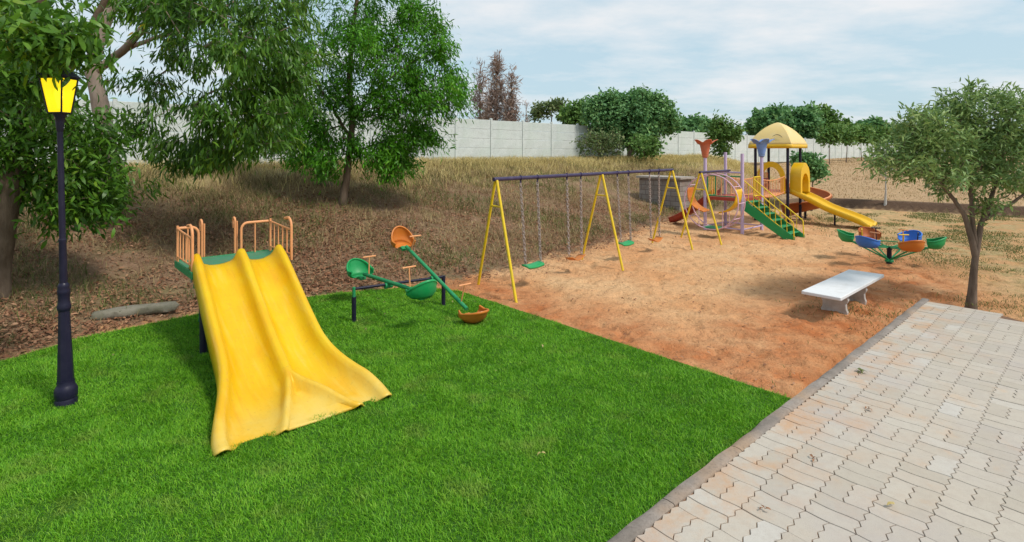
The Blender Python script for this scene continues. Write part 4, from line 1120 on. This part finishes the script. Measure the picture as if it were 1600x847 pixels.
tree('shade_tree', 'pale-barked forked tree with long drooping leaves standing behind the lamp', 'tree',
     [([gbase(172, 330, dB), at(168, 240, dB), at(158, 170, dB), at(147, 115, dB), at(152, 70, dB), at(166, 30, dB), at(182, -10, dB), at(205, -90, dB), at(240, -190, dB)], 0.23, 0.07),
      ([at(149, 112, dB), at(172, 95, dB), at(200, 72, 12.6), at(228, 35, 12.3), at(250, 0, 12), at(285, -50, 11.6)], 0.11, 0.05),
      ([at(190, 80, dB), at(240, 60, 12.2), at(300, 40, 11.6), at(370, 10, 11)], 0.06, 0.025)],
     [blob(330, 20, 150, 60, 10.4, 1.4, 1.3), blob(430, 60, 90, 90, 10.4, 1.2, 1.1), blob(330, 200, 90, 55, 10.2, 1.0, 0.8), blob(420, 180, 80, 70, 10.3, 1.0, 0.9),
      blob(300, -80, 250, 80, 10.5, 1.8, 1.0), blob(250, 20, 50, 30, 10.8, 0.8, 0.3), blob(390, 110, 80, 50, 10.2, 1.0, 0.8), blob(80, 180, 70, 50, 13.6, 0.8, 0.5), blob(270, 235, 70, 22, 10.8, 0.8, 0.35), blob(345, 245, 60, 22, 10.8, 0.8, 0.35), blob(265, 130, 75, 75, 11.2, 0.9, 0.42), blob(215, 215, 40, 35, 11.4, 0.6, 0.2), blob(170, 290, 70, 40, 11.4, 0.8, 0.5), blob(260, 5, 70, 30, 11.5, 0.9, 0.5)],
     360, 22000, 0.18, M_LF_DARK, M_BARKP, droop=1.3, spread=0.24, aspect=0.17, group='trees shading the left bank')
pC = hit(535, 318); dC = pC.y
tree('shade_tree', 'bright green leafy tree with slim straight trunk on the leaf-covered bank', 'tree',
     [([pC - Vector((0, 0, 0.1)), at(541, 280, dC), at(546, 235, dC), at(550, 190, dC), at(546, 130, dC), at(550, 60, dC), at(560, -20, dC), at(575, -110, dC)], 0.105, 0.035),
      ([at(549, 190, dC), at(590, 140, dC), at(640, 100, dC), at(680, 80, dC)], 0.05, 0.02),
      ([at(547, 215, dC), at(520, 170, dC), at(490, 120, dC), at(470, 60, dC)], 0.05, 0.02)],
     [blob(610, 70, 80, 75, dC, 1.5, 1.3), blob(660, 150, 75, 45, dC, 1.1, 0.9), blob(540, 50, 80, 80, dC, 1.4, 1.0), blob(600, 180, 70, 45, dC, 1.1, 0.7), blob(560, 235, 80, 28, dC, 1.0, 0.5),
      blob(490, 140, 60, 80, dC, 1.1, 0.8), blob(625, 225, 35, 28, dC, 0.7, 0.2), blob(710, 140, 32, 34, dC, 0.6, 0.4), blob(690, 70, 25, 40, dC, 0.6, 0.3), blob(590, 130, 80, 60, dC, 1.2, 0.6), blob(600, 250, 45, 22, dC, 0.8, 0.25), blob(560, -60, 130, 60, dC, 1.6, 0.9), blob(655, 35, 40, 40, dC, 0.8, 0.4), blob(470, 215, 50, 40, dC, 0.8, 0.4), blob(500, 252, 55, 22, dC, 0.9, 0.4), blob(615, 258, 40, 20, dC, 0.7, 0.25), blob(660, 205, 38, 25, dC, 0.7, 0.3)],
     540, 42000, 0.155, M_LF_MID, M_BARK, droop=0.7, spread=0.30, aspect=0.19, group='trees shading the left bank')
pD = hit(512, 290)
tree('shade_tree', 'small tree with a trunk leaning left just behind the slim straight trunk', 'tree',
     [([pD - Vector((0, 0, 0.1)), at(492, 255, pD.y), at(472, 228, pD.y), at(445, 185, pD.y), at(425, 130, pD.y), at(415, 60, pD.y)], 0.13, 0.04)],
     [blob(430, 120, 70, 90, pD.y, 1.2, 1.0), blob(400, 210, 60, 40, pD.y, 0.9, 0.6), blob(470, 200, 50, 40, pD.y, 0.9, 0.5), blob(380, 60, 80, 60, pD.y, 1.3, 0.7)],
     150, 8000, 0.16, M_LF_DARK, M_BARK, droop=0.9, spread=0.32, aspect=0.18, group='trees shading the left bank')

# ---- sapling beside the pavement
pR = hit(1517, 475); dR = pR.y
tree('young_tree', 'small grey-green tree with forked trunk beside the end of the pavement', 'tree',
     [([pR - Vector((0, 0, 0.1)), at(1521, 430, dR), at(1527, 385, dR), at(1533, 350, dR), at(1545, 320, dR), at(1560, 270, dR), at(1572, 215, dR), at(1580, 165, dR)], 0.058, 0.016),
      ([at(1524, 400, dR), at(1512, 350, dR), at(1500, 325, dR), at(1482, 300, dR), at(1460, 280, 8.6), at(1425, 258, 8.4)], 0.05, 0.014),
      ([at(1526, 390, dR), at(1519, 340, dR), at(1516, 290, dR), at(1505, 220, dR), at(1500, 170, dR)], 0.04, 0.012),
      ([at(1538, 342, dR), at(1553, 333, dR), at(1575, 322, dR), at(1605, 300, dR), at(1640, 270, dR)], 0.042, 0.015)],
     [blob(1440, 245, 70, 45, 8.5, 0.8, 1.1), blob(1500, 205, 75, 48, dR, 0.9, 1.1), blob(1570, 195, 70, 45, dR, 0.9, 1.0), blob(1600, 255, 70, 50, dR, 0.9, 1.0), blob(1520, 275, 70, 38, dR, 0.8, 0.9),
      blob(1385, 250, 30, 20, 8.5, 0.4, 0.25), blob(1490, 162, 28, 22, dR, 0.4, 0.2), blob(1520, 145, 10, 14, dR, 0.2, 0.06), blob(1565, 155, 40, 22, dR, 0.5, 0.3), blob(1640, 200, 40, 60, dR, 0.8, 0.6), blob(1440, 195, 35, 22, 8.6, 0.5, 0.35), blob(1530, 320, 16, 16, dR, 0.3, 0.1)],
     380, 18000, 0.115, M_LF_OLIVE, M_BARKD, tw_r=0.004, droop=0.15, spread=0.15, aspect=0.2, seg=0.22)

# ---- trees and bushes in front of and beyond the wall
def simple_tree(name, label, cat, px, py, d, top_py, blobs_px, n_tw, n_leaf, ls, mat, barkm=M_BARKD, tr=0.18, aspect=0.45, group=None, droop=0.2, spread=0.5, ground=None, lean=0):
    b = at(px, py, d); b.z = (zt(b.x, b.y) if ground is None else ground) - 0.15
    tp = at(px + lean, top_py, d); mid = b.lerp(tp, 0.5) + Vector((rng.normal(0, 0.05), rng.normal(0, 0.05), 0))
    return tree(name, label, cat, [([b, b.lerp(mid, 0.5), mid, tp], tr, tr * 0.3)], [blob(x, y, rx, ry, d, max(rx, ry) * d / FPX * 0.85, wt) for x, y, rx, ry, wt in blobs_px],
                n_tw, n_leaf, ls, mat, barkm, tw_r=0.012, droop=droop, spread=spread * 0.8, aspect=aspect, group=group, seg=0.6, trunk_sides=8, ragged=0.30)
simple_tree('round_tree', 'large rounded dark green tree standing before the white wall', 'tree', 985, 250, 35, 160,
            [(940, 176, 24, 22, 0.7), (985, 172, 42, 22, 1.5), (1026, 178, 28, 24, 1.0), (985, 202, 46, 18, 1.1), (1044, 192, 13, 16, 0.3), (955, 160, 18, 9, 0.35), (1008, 157, 20, 8, 0.4), (1000, 222, 24, 12, 0.3)],
            420, 34000, 0.23, M_LF_FAR, tr=0.22, droop=0.1, spread=0.55, aspect=0.5)
G2 = 'bushes growing along the foot of the white wall'
simple_tree('bush', 'scrubby pale green bush at the wall left of the large rounded tree', 'bush', 935, 250, 32, 215, [(925, 225, 28, 20, 1), (945, 215, 24, 18, 0.8), (960, 230, 20, 14, 0.5)], 110, 1500, 0.20, M_LF_BUSH, M_BARK, 0.04, 0.35, G2, 0.1, 0.35)
simple_tree('bush', 'yellow-green leafy bush directly under the large rounded tree', 'bush', 1008, 250, 31, 225, [(1005, 228, 22, 16, 1), (1018, 235, 14, 10, 0.5)], 80, 1700, 0.18, M_LF_FARL, M_BARK, 0.04, 0.45, G2, 0.2, 0.3)
simple_tree('bush', 'thin creeper-like bush on the white wall, leftmost of the bushes', 'bush', 888, 250, 35, 222, [(888, 228, 9, 12, 1), (898, 220, 10, 6, 0.5)], 45, 500, 0.22, M_LF_BUSH, M_BARK, 0.03, 0.4, G2, 0.1, 0.3)
simple_tree('bush', 'dark leafy shrub right behind the roofed tower', 'bush', 1268, 285, 23, 255, [(1265, 255, 18, 12, 1), (1275, 268, 14, 9, 0.8), (1252, 250, 10, 8, 0.4)], 90, 1800, 0.20, M_LF_FAR, M_BARKD, 0.04, 0.4, None, 0.2, 0.3)
simple_tree('young_tree', 'slender light green young tree between the two flower-topped posts, before the wall', 'tree', 1133, 250, 36, 195, [(1132, 200, 20, 16, 1), (1145, 212, 12, 10, 0.4), (1122, 212, 10, 10, 0.4), (1128, 232, 10, 8, 0.25)], 110, 3200, 0.26, M_LF_FARL, M_BARK, 0.06, 0.4, None, 0.2, 0.4)
# beyond the wall
G3 = 'trees beyond the white wall'
def russet(px, d, topy, basez, w_px, n, label):
    b = at(px, 200, d); b.z = basez; root_top = at(px, topy, d); hgt = root_top.z - b.z
    bl = []
    for i in range(7):
        f = i / 6; z = CAM_H - (topy + 4 - HORIZ) * d / FPX; zz2 = b.z + 0.8 + (z - b.z - 0.8) * f
        bl.append(((root_top.x, d, zz2), ((w_px * (1 - f * 0.85)) * d / FPX, (w_px * (1 - f * 0.85)) * d / FPX, hgt / 7), 1.3 - f * 0.9))
    return tree('casuarina_tree', label, 'tree', [([b, b.lerp(root_top, 0.4), b.lerp(root_top, 0.75), root_top], 0.16, 0.02)], bl, int(n / 26), n, 0.50, M_LF_RED, M_BARK, tw_r=0.012, droop=-0.25, spread=0.35, aspect=0.10, up=0.5, group=G3, seg=0.6, trunk_sides=8)
russet(776, 42, 104, 1.6, 32, 5200, 'tall russet feathery tree with bare tips beyond the wall')
russet(799, 41, 120, 1.6, 20, 2300, 'slightly shorter russet feathery tree at the right of the tallest one')
russet(750, 44, 112, 1.6, 22, 2200, 'thin russet feathery tree partly behind the bright green tree')
russet(822, 60, 163, 1.4, 7, 700, 'tiny narrow dark spire of a tree beyond the wall')
simple_tree('scrub_tree', 'open thorny tree with thin crown just left of the rounded bush beyond the wall', 'tree', 862, 215, 50, 175, [(850, 172, 20, 11, 1), (870, 165, 16, 8, 0.8), (838, 180, 10, 8, 0.4)], 140, 1300, 0.35, M_LF_BUSH, M_BARKD, 0.12, 0.4, G3, 0.0, 0.5, ground=1.5)
simple_tree('scrub_tree', 'low rounded yellow-green tree beyond the wall touching the large dark tree', 'tree', 898, 215, 47, 180, [(897, 182, 24, 12, 1), (905, 172, 14, 8, 0.5)], 120, 4500, 0.34, M_LF_FARL, M_BARKD, 0.12, 0.5, G3, 0.1, 0.5, ground=1.5)
far_specs = [(1075, 75, 180, [(1072, 207, 22, 18, 1), (1085, 198, 12, 13, 0.4)], 3600, M_LF_FAR, 'dark green tree rising over the wall right of the large rounded tree'),
             (1103, 80, 182, [(1100, 206, 14, 17, 1)], 2200, M_LF_FAR, 'smaller dark tree over the wall left of the slender young tree'),
             (1205, 70, 170, [(1195, 194, 24, 21, 1), (1215, 184, 18, 15, 0.6)], 5200, M_LF_FAR, 'dark tree whose crown shows left above the tower roof'),
             (1248, 66, 172, [(1245, 197, 28, 23, 1), (1258, 184, 18, 15, 0.6), (1232, 207, 20, 17, 0.6)], 6200, M_LF_FAR, 'broad dark tree rising right behind the tower roof'),
             (1285, 70, 168, [(1282, 192, 20, 21, 1), (1292, 207, 22, 19, 0.8)], 4800, M_LF_FARL, 'rounded mid-green tree next right of the tower roof'),
             (1318, 84, 184, [(1318, 210, 18, 17, 1)], 3000, M_LF_FARL, 'low lighter tree over the wall between two darker crowns'),
             (1350, 92, 184, [(1345, 210, 22, 18, 1), (1362, 204, 18, 15, 0.7)], 4400, M_LF_FAR, 'hazy dark tree over the wall left of the small grey-green tree'),
             (1385, 98, 190, [(1385, 215, 20, 17, 1)], 3000, M_LF_FAR, 'far low tree over the wall half behind the small grey-green tree'),
             (1440, 105, 195, [(1435, 220, 40, 18, 1)], 3600, M_LF_FAR, 'far tree seen through the small grey-green tree, left side'),
             (1530, 110, 198, [(1530, 222, 50, 18, 1)], 3600, M_LF_FAR, 'far tree seen through the small grey-green tree, centre'),
             (1620, 110, 198, [(1610, 222, 50, 18, 1)], 3000, M_LF_FAR, 'far tree at the right edge seen through the small grey-green tree')]
for px, d, ty, bl, nl, mt, lab in far_specs:
    simple_tree('field_tree', lab, 'tree', px, 235, d, ty + 10, bl, max(90, nl // 22), int(nl * 1.5), 0.55 if d < 80 else 0.7, mt, M_BARKD, 0.2, 0.5, G3, 0.1, 0.7, ground=1.2)
# row of saplings in front of the wall, far right
G4 = 'slender saplings planted along the far wall'
far_sap = [(1296, 52, 'first of the row, nearest the tower'), (1322, 56, 'second from the tower end of the row'), (1346, 60, 'third from the tower end of the row'), (1371, 63, 'last of the row, nearest the small grey-green tree')]
for i, (px, d, wh) in enumerate(far_sap):
    simple_tree('sapling', 'slender green sapling before the far wall, ' + wh, 'sapling', px, 250, d, 205, [(px, 214, 13, 9, 1), (px + 6, 206, 9, 6, 0.5)], 50, 1300, 0.36, M_LF_FARL, M_BARK, 0.05, 0.45, G4, 0.2, 0.5)
pS = hit(1383, 318)
simple_tree('sapling', 'sapling with white-painted stem in the dry field left of the small grey-green tree', 'sapling', 1383, 318, pS.y, 250, [(1385, 258, 22, 14, 1)], 50, 800, 0.13, M_LF_OLIVE, M_WHITE2, 0.045, 0.25, None, 0.1, 0.2)

# ================================================================ ground cover
def blades(name, pos, h, wd, lean, mat, kindlabel=None, azim=None):
    n = len(pos); a = rng.random(n) * 2 * np.pi; b = rng.random(n) * 2 * np.pi if azim is None else azim
    side = np.stack([np.cos(a), np.sin(a), np.zeros(n)], -1); ld = np.stack([np.cos(b), np.sin(b), np.zeros(n)], -1)
    h_, w_, l_ = h[:, None], wd[:, None], lean[:, None]; upv = np.array([[0, 0, 1.0]])
    m = pos + upv * h_ * 0.55 + ld * h_ * l_ * 0.30; t = pos + upv * h_ * (1 - 0.25 * l_) + ld * h_ * l_
    vs = np.stack([pos - side * w_ / 2, pos + side * w_ / 2, m - side * w_ * 0.38, m + side * w_ * 0.38, t], 1).reshape(-1, 3)
    i = np.arange(n)[:, None] * 5
    f = np.concatenate([i + np.array([[0, 1, 3]]), i + np.array([[0, 3, 2]]), i + np.array([[2, 3, 4]])], 0)
    o = mesh_np(name, vs, f, mat); return tag(o, kindlabel, None, None, 'stuff')

# lawn
k = Nodes('lawn_blade'); P = k.coord('Object'); isl = k.new('NewGeometry').outputs['Random Per Island']
pn = k.noise(0.9, 5, 0.6, P); pn2 = k.noise(4.5, 4, 0.6, P)
f = k.math('ADD', k.math('MULTIPLY', isl, 0.5), k.math('ADD', k.math('MULTIPLY', pn, 0.32), k.math('MULTIPLY', pn2, 0.3)))
wornp = k.ramp(k.noise(1.7, 5, 0.62, P), [(0.55, 0.0), (0.70, 0.6)])
col = k.ramp(f, [(0.2, (0.060, 0.20, 0.008)), (0.45, (0.12, 0.35, 0.013)), (0.65, (0.19, 0.46, 0.020)), (0.85, (0.30, 0.55, 0.04)), (1.0, (0.42, 0.46, 0.13))])
col = k.mix(wornp, col, (0.30, 0.36, 0.07))
k.set(col, 0.5, 0.3)
tr = k.new('BsdfTranslucent'); k.put(tr.inputs['Color'], col); mx = k.new('MixShader'); mx.inputs[0].default_value = 0.3
k.l.new(k.b.outputs[0], mx.inputs[1]); k.l.new(tr.outputs[0], mx.inputs[2]); k.l.new(mx.outputs[0], k.n['Material Output'].inputs['Surface'])
M_BLADE = k.m
def scatter_poly(poly, n, dens):
    lo, hi = np.array(poly).min(0), np.array(poly).max(0)
    p = lo + (hi - lo) * rng.random((n, 2)); p = p[inside(p[:, 0], p[:, 1], poly)]
    return p[rng.random(len(p)) < dens(p)]
view = lambda p, mx_=1.05: (np.abs(p[:, 0]) < mx_ * np.maximum(p[:, 1], 0) + 0.8) & (p[:, 1] > 2.6)
VIS = [q for q in LAWN]
p = scatter_poly(LAWN, 4400000, lambda p: np.where(view(p), np.clip(4.4 / np.maximum(p[:, 1], 2.5), 0.3, 1.0), 0.05))
q_ = p - np.array([-3.64, 7.36]); qu, qv = q_ @ U, q_ @ V; qx = qu - SK * qv
p = p[~((qv > 2.0) & (qv < 2.89 + 0.05 * rng.random(len(p))) & (qx > -0.525 - 0.215 * sstep((qv - 1.55) / 1.43) ** 1.5) & (qx < 0.485 + 0.265 * sstep((qv - 1.55) / 1.43) ** 1.5))]
edge_d = (p[:, 0] - 2.76) * 0.748 + (p[:, 1] - 5.56) * 0.663
p = p[(p[:, 0] < -1.2) | (edge_d < -0.012 - 0.07 * np.clip(fbm(p[:, 0] * 4, p[:, 1] * 4, 3) - 0.3, 0, 1) - 0.02 * rng.random(len(p)))]
hgt = 0.70 * (0.034 + 0.052 * rng.random(len(p)) ** 1.5) * (0.45 + 1.05 * fbm(p[:, 0] * 5.5, p[:, 1] * 5.5, 4))
leaf_az = fbm(p[:, 0] * 3.4 + 7, p[:, 1] * 3.4, 3) * 9 + rng.normal(0, 1.5, len(p))
wd = 0.0031 + 0.0023 * rng.random(len(p)) + 0.00035 * np.maximum(p[:, 1] - 3, 0)
print('lawn blades', len(p))
blades('lawn_grass', np.c_[p, np.full(len(p), 0.0)], hgt, wd, 0.35 + 0.85 * rng.random(len(p)), M_BLADE, 'short bright green lawn grass', azim=leaf_az)

# bank: leaf litter, dry stalks, weeds
M_LITTER = foliage('dead_leaf', [(0.0, (0.092, 0.037, 0.022)), (0.3, (0.202, 0.090, 0.049)), (0.6, (0.294, 0.150, 0.083)), (0.85, (0.404, 0.224, 0.133)), (1.0, (0.551, 0.352, 0.225))], 0.85, 0.1, patch=0.8, spec=0.15)
M_DRY = foliage('dry_stalk', [(0.0, (0.139, 0.096, 0.051)), (0.35, (0.264, 0.192, 0.102)), (0.7, (0.372, 0.288, 0.145)), (1.0, (0.558, 0.448, 0.221))], 0.8, 0.2, patch=0.5, spec=0.15)
M_OLV = foliage('olive_weed', [(0.0, (0.065, 0.094, 0.029)), (0.5, (0.131, 0.160, 0.048)), (1.0, (0.246, 0.261, 0.080))], 0.7, 0.25, patch=0.5, spec=0.15)
M_GOLD = foliage('gold_grass', [(0.0, (0.344, 0.273, 0.105)), (0.45, (0.551, 0.435, 0.179)), (0.8, (0.723, 0.599, 0.273)), (1.0, (0.896, 0.779, 0.420))], 0.8, 0.3, patch=0.35, spec=0.15)
M_FIELD = foliage('field_straw', [(0.0, (0.30, 0.20, 0.10)), (0.5, (0.44, 0.31, 0.17)), (1.0, (0.58, 0.45, 0.26))], 0.8, 0.3, patch=0.2, spec=0.15)
def cloud(n, x0, x1, y0, y1, cond):
    x = x0 + (x1 - x0) * rng.random(n); y = y0 + (y1 - y0) * rng.random(n); z, s, wr = zt_full(x, y)
    kp_ = cond(x, y, s, wr) & (np.abs(x) < 1.06 * y + 2.5)
    return np.stack([x, y, z], -1)[kp_], s[kp_], wr[kp_]
P_, s, wr = cloud(420000, -18, 9, 4.5, 22, lambda x, y, s, wr: (s > -0.55) & (s < 6.8) & (wr < 0.6) & ~inside(x, y, LAWN) & (rng.random(len(x)) < np.clip(1.25 - s * 0.12, 0.1, 1) * (0.15 + 1.7 * np.clip(fbm(x * 0.7 + 5, y * 0.7, 3) - 0.25, 0, 1)) * np.where(s < 0, 0.28, 1) * np.clip(11 / y, 0.3, 1)))
n = len(P_); print('litter', n)
a = rng.random(n) * 2 * np.pi; dirv = np.stack([np.cos(a), np.sin(a), rng.normal(0.05, 0.25, n)], -1); nrm = rng.normal(0, 0.35, (n, 3)); nrm[:, 2] += 1
ln_ = 0.035 + 0.065 * rng.random(n); vs, f_ = leaf_mesh(P_ + np.array([[0, 0, 0.012]]) + np.stack([np.zeros(n), np.zeros(n), 0.03 * rng.random(n)], -1), dirv, nrm, ln_, ln_ * (0.22 + 0.25 * rng.random(n)), 0.2)
tag(mesh_np('leaf_litter', vs, f_, M_LITTER), 'brown fallen leaves covering the bank', None, None, 'stuff')
P_, s, wr = cloud(380000, -20, 12, 5, 30, lambda x, y, s, wr: (s > 0.15) & (s < 12) & (wr < 0.7) & (rng.random(len(x)) < (0.22 + 3.2 * np.clip(fbm(x * 0.8, y * 0.8 + 9, 3) - 0.33, 0, 1)) * np.clip(13 / y, 0.35, 1) * np.where(s < 5.5, np.where(x < -1.0, 0.42, 0.75), 1.0)))
n = len(P_); print('stalks', n)
blades('dry_stalks', P_, (0.10 + 0.22 * rng.random(n)) * (0.7 + 0.05 * np.clip(s, 0, 8)), 0.004 + 0.0004 * P_[:, 1] + 0.003 * rng.random(n), 0.3 + 0.9 * rng.random(n), M_DRY, 'dry brown stalks on the bank')
P_, s, wr = cloud(300000, -20, 12, 5, 32, lambda x, y, s, wr: (s > 0.3) & (s < 13) & (wr < 0.8) & (fbm(x * 0.6 + 31, y * 0.6, 3) > 0.45) & (rng.random(len(x)) < 0.7 * np.clip(13 / y, 0.35, 1)))
n = len(P_); print('olive', n)
blades('bank_weeds', P_, 0.08 + 0.24 * rng.random(n) ** 2, 0.006 + 0.0004 * P_[:, 1], 0.4 + 0.9 * rng.random(n), M_OLV, 'olive green weeds in patches on the bank')
P_, s, wr = cloud(520000, -26, 26, 9, 52, lambda x, y, s, wr: (s > 5.2) & (wr < 0.85) & (rng.random(len(x)) < sstep((s - 4.6) / 4.5) * np.clip(18 / y, 0.2, 1) * (0.20 + 1.2 * fbm(x * 0.5, y * 0.5 + 3, 2)) * np.where(x < -0.2 * y, 0.35, 1.0)))
n = len(P_); print('gold', n)
blades('tall_dry_grass', P_, (0.22 + 0.30 * rng.random(n)) * (0.6 + 0.8 * fbm(P_[:, 0] * 0.6, P_[:, 1] * 0.6, 3)), 0.006 + 0.0005 * P_[:, 1], 0.25 + 0.7 * rng.random(n), M_GOLD, 'tall golden dry grass on the bank top')
P_, s, wr = cloud(230000, 6, 75, 14, 78, lambda x, y, s, wr: (s > 0.5) & (wr > 0.3) & (rng.random(len(x)) < np.clip(26 / y, 0.3, 1) * (0.1 + 1.2 * fbm(x * 0.3, y * 0.3 + 3, 3))))
n = len(P_); print('field', n)
blades('field_grass', P_, 0.04 + 0.09 * rng.random(n), 0.008 + 0.0007 * P_[:, 1], 0.4 + 0.9 * rng.random(n), M_FIELD, 'short dry grass over the field')
# thin grass on the sand by the kerb, bench and young tree
def meadow(x, y, s, wr):
    kd2 = (x - K0[0]) * Vk[0] + (y - K0[1]) * Vk[1]; ku2 = (x - K0[0]) * Uk[0] + (y - K0[1]) * Uk[1]
    off_p = ~((kd2 > -0.02) & (ku2 < np.where(kd2 < 0.5, 8.25, 8.2 - 0.40 * np.maximum(0, kd2 - 0.5) - 0.16 * np.maximum(0, kd2 - 1.6)) + 0.05))
    nearb = np.exp(-((x - 5.3) ** 2 + (y - 8.6) ** 2) / 0.35) * 0.4
    kerbs = np.exp(-np.abs(kd2 + 0.12) / 0.14) * (kd2 < 0) * 0.30
    m_ = sstep((x * 0.9 - y * 0.2 - 4.9) / 2.0) * 0.34
    end = np.exp(-((x - 7.2) ** 2 + (y - 8.2) ** 2) / 1.3) * 0.5
    pr = np.maximum(np.maximum(nearb, kerbs), np.maximum(m_, end)) * np.clip((fbm(x * 1.3, y * 1.3, 3) - 0.36) * 5, 0, 1)
    return (s < 0.2) & off_p & ~inside(x, y, LAWN) & (rng.random(len(x)) < pr)
P_, s, wr = cloud(520000, 2.5, 22, 4.8, 22, meadow); n = len(P_); print('meadow', n)
blades('sparse_grass', P_, 0.025 + 0.05 * rng.random(n), 0.005 + 0.0005 * P_[:, 1], 0.5 + 0.9 * rng.random(n), M_OLV, 'thin olive grass on the sand')
# crumbs and twigs on the sand
P_, s, wr = cloud(60000, -2, 14, 5.5, 20, lambda x, y, s, wr: (s < 0) & ~inside(x, y, LAWN) & ((x - K0[0]) * Vk[0] + (y - K0[1]) * Vk[1] < -0.05) & (rng.random(len(x)) < 0.10 + 0.5 * sstep((s + 1.5) / 1.5)))
n = len(P_); a = rng.random(n) * 2 * np.pi; dirv = np.stack([np.cos(a), np.sin(a), rng.normal(0, 0.2, n)], -1); nrm = rng.normal(0, 0.3, (n, 3)); nrm[:, 2] += 1
ln_ = 0.02 + 0.05 * rng.random(n) ** 2; vs, f_ = leaf_mesh(P_ + np.array([[0, 0, 0.012]]), dirv, nrm, ln_, ln_ * (0.2 + 0.3 * rng.random(n)), 0.2)
tag(mesh_np('sand_debris', vs, f_, M_LITTER), 'small dry leaf scraps scattered on the sand', None, None, 'stuff')
def litter_thing(name, px, py, h, n, size, mat, label, cat='leaf'):
    x, y = flat(px, py, h); c = np.array([x, y, h])
    nn = n; a = rng.random(nn) * 6.28; r = size * 0.25 * rng.random(nn)
    ps_ = np.stack([r * np.cos(a), r * np.sin(a), 0.004 + 0.012 * rng.random(nn)], -1)
    b = rng.random(nn) * 6.28; dv = np.stack([np.cos(b), np.sin(b), rng.normal(0.15, 0.15, nn)], -1); nm = rng.normal(0, 0.3, (nn, 3)); nm[:, 2] += 1
    ln2 = size * (0.7 + 0.5 * rng.random(nn)); vs, f_ = leaf_mesh(ps_, dv, nm, ln2, ln2 * 0.38, 0.3)
    o = mesh_np(name, vs, f_, mat); o.location = (x, y, h); tag(o, label, cat)
p2 = scatter_poly(LAWN, 2600, lambda q: np.where(view(q), 0.02 + 0.22 * sstep((q[:, 1] - 5.5) / 4) * (q[:, 0] < 0.5), 0))
n = len(p2); a = rng.random(n) * 6.28; dirv = np.stack([np.cos(a), np.sin(a), rng.normal(0.1, 0.25, n)], -1); nrm = rng.normal(0, 0.4, (n, 3)); nrm[:, 2] += 1
ln_ = 0.03 + 0.05 * rng.random(n); vs, f_ = leaf_mesh(np.c_[p2, np.full(n, 0.05)], dirv, nrm, ln_, ln_ * 0.3, 0.25)
tag(mesh_np('lawn_scraps', vs, f_, M_DRY), 'straw coloured leaf scraps scattered on the lawn', None, None, 'stuff')
litter_thing('dry_leaf', 1194, 798, PV_H, 3, 0.055, M_LITTER, 'dark curled dead leaf on the pavement nearest the camera')
litter_thing('dry_leaf', 1271, 719, PV_H, 3, 0.05, M_LITTER, 'brown dead leaf scrap on the pavement between kerb and pale leaf')
litter_thing('dry_leaf', 1398, 792, PV_H, 2, 0.06, M_GOLD, 'pale yellow dead leaf lying on the pavement')
litter_thing('dry_leaf', 1353, 640, PV_H, 3, 0.06, M_LITTER, 'brown leaf lying alone in the middle of the pavement')
litter_thing('weed_tuft', 1345, 582, PV_H, 9, 0.06, M_OLV, 'small olive weed growing in a pavement joint', 'weed')
litter_thing('dry_leaf', 846, 709, 0.05, 2, 0.045, M_GOLD, 'straw coloured leaf lying on the lawn grass')
print('scene built')
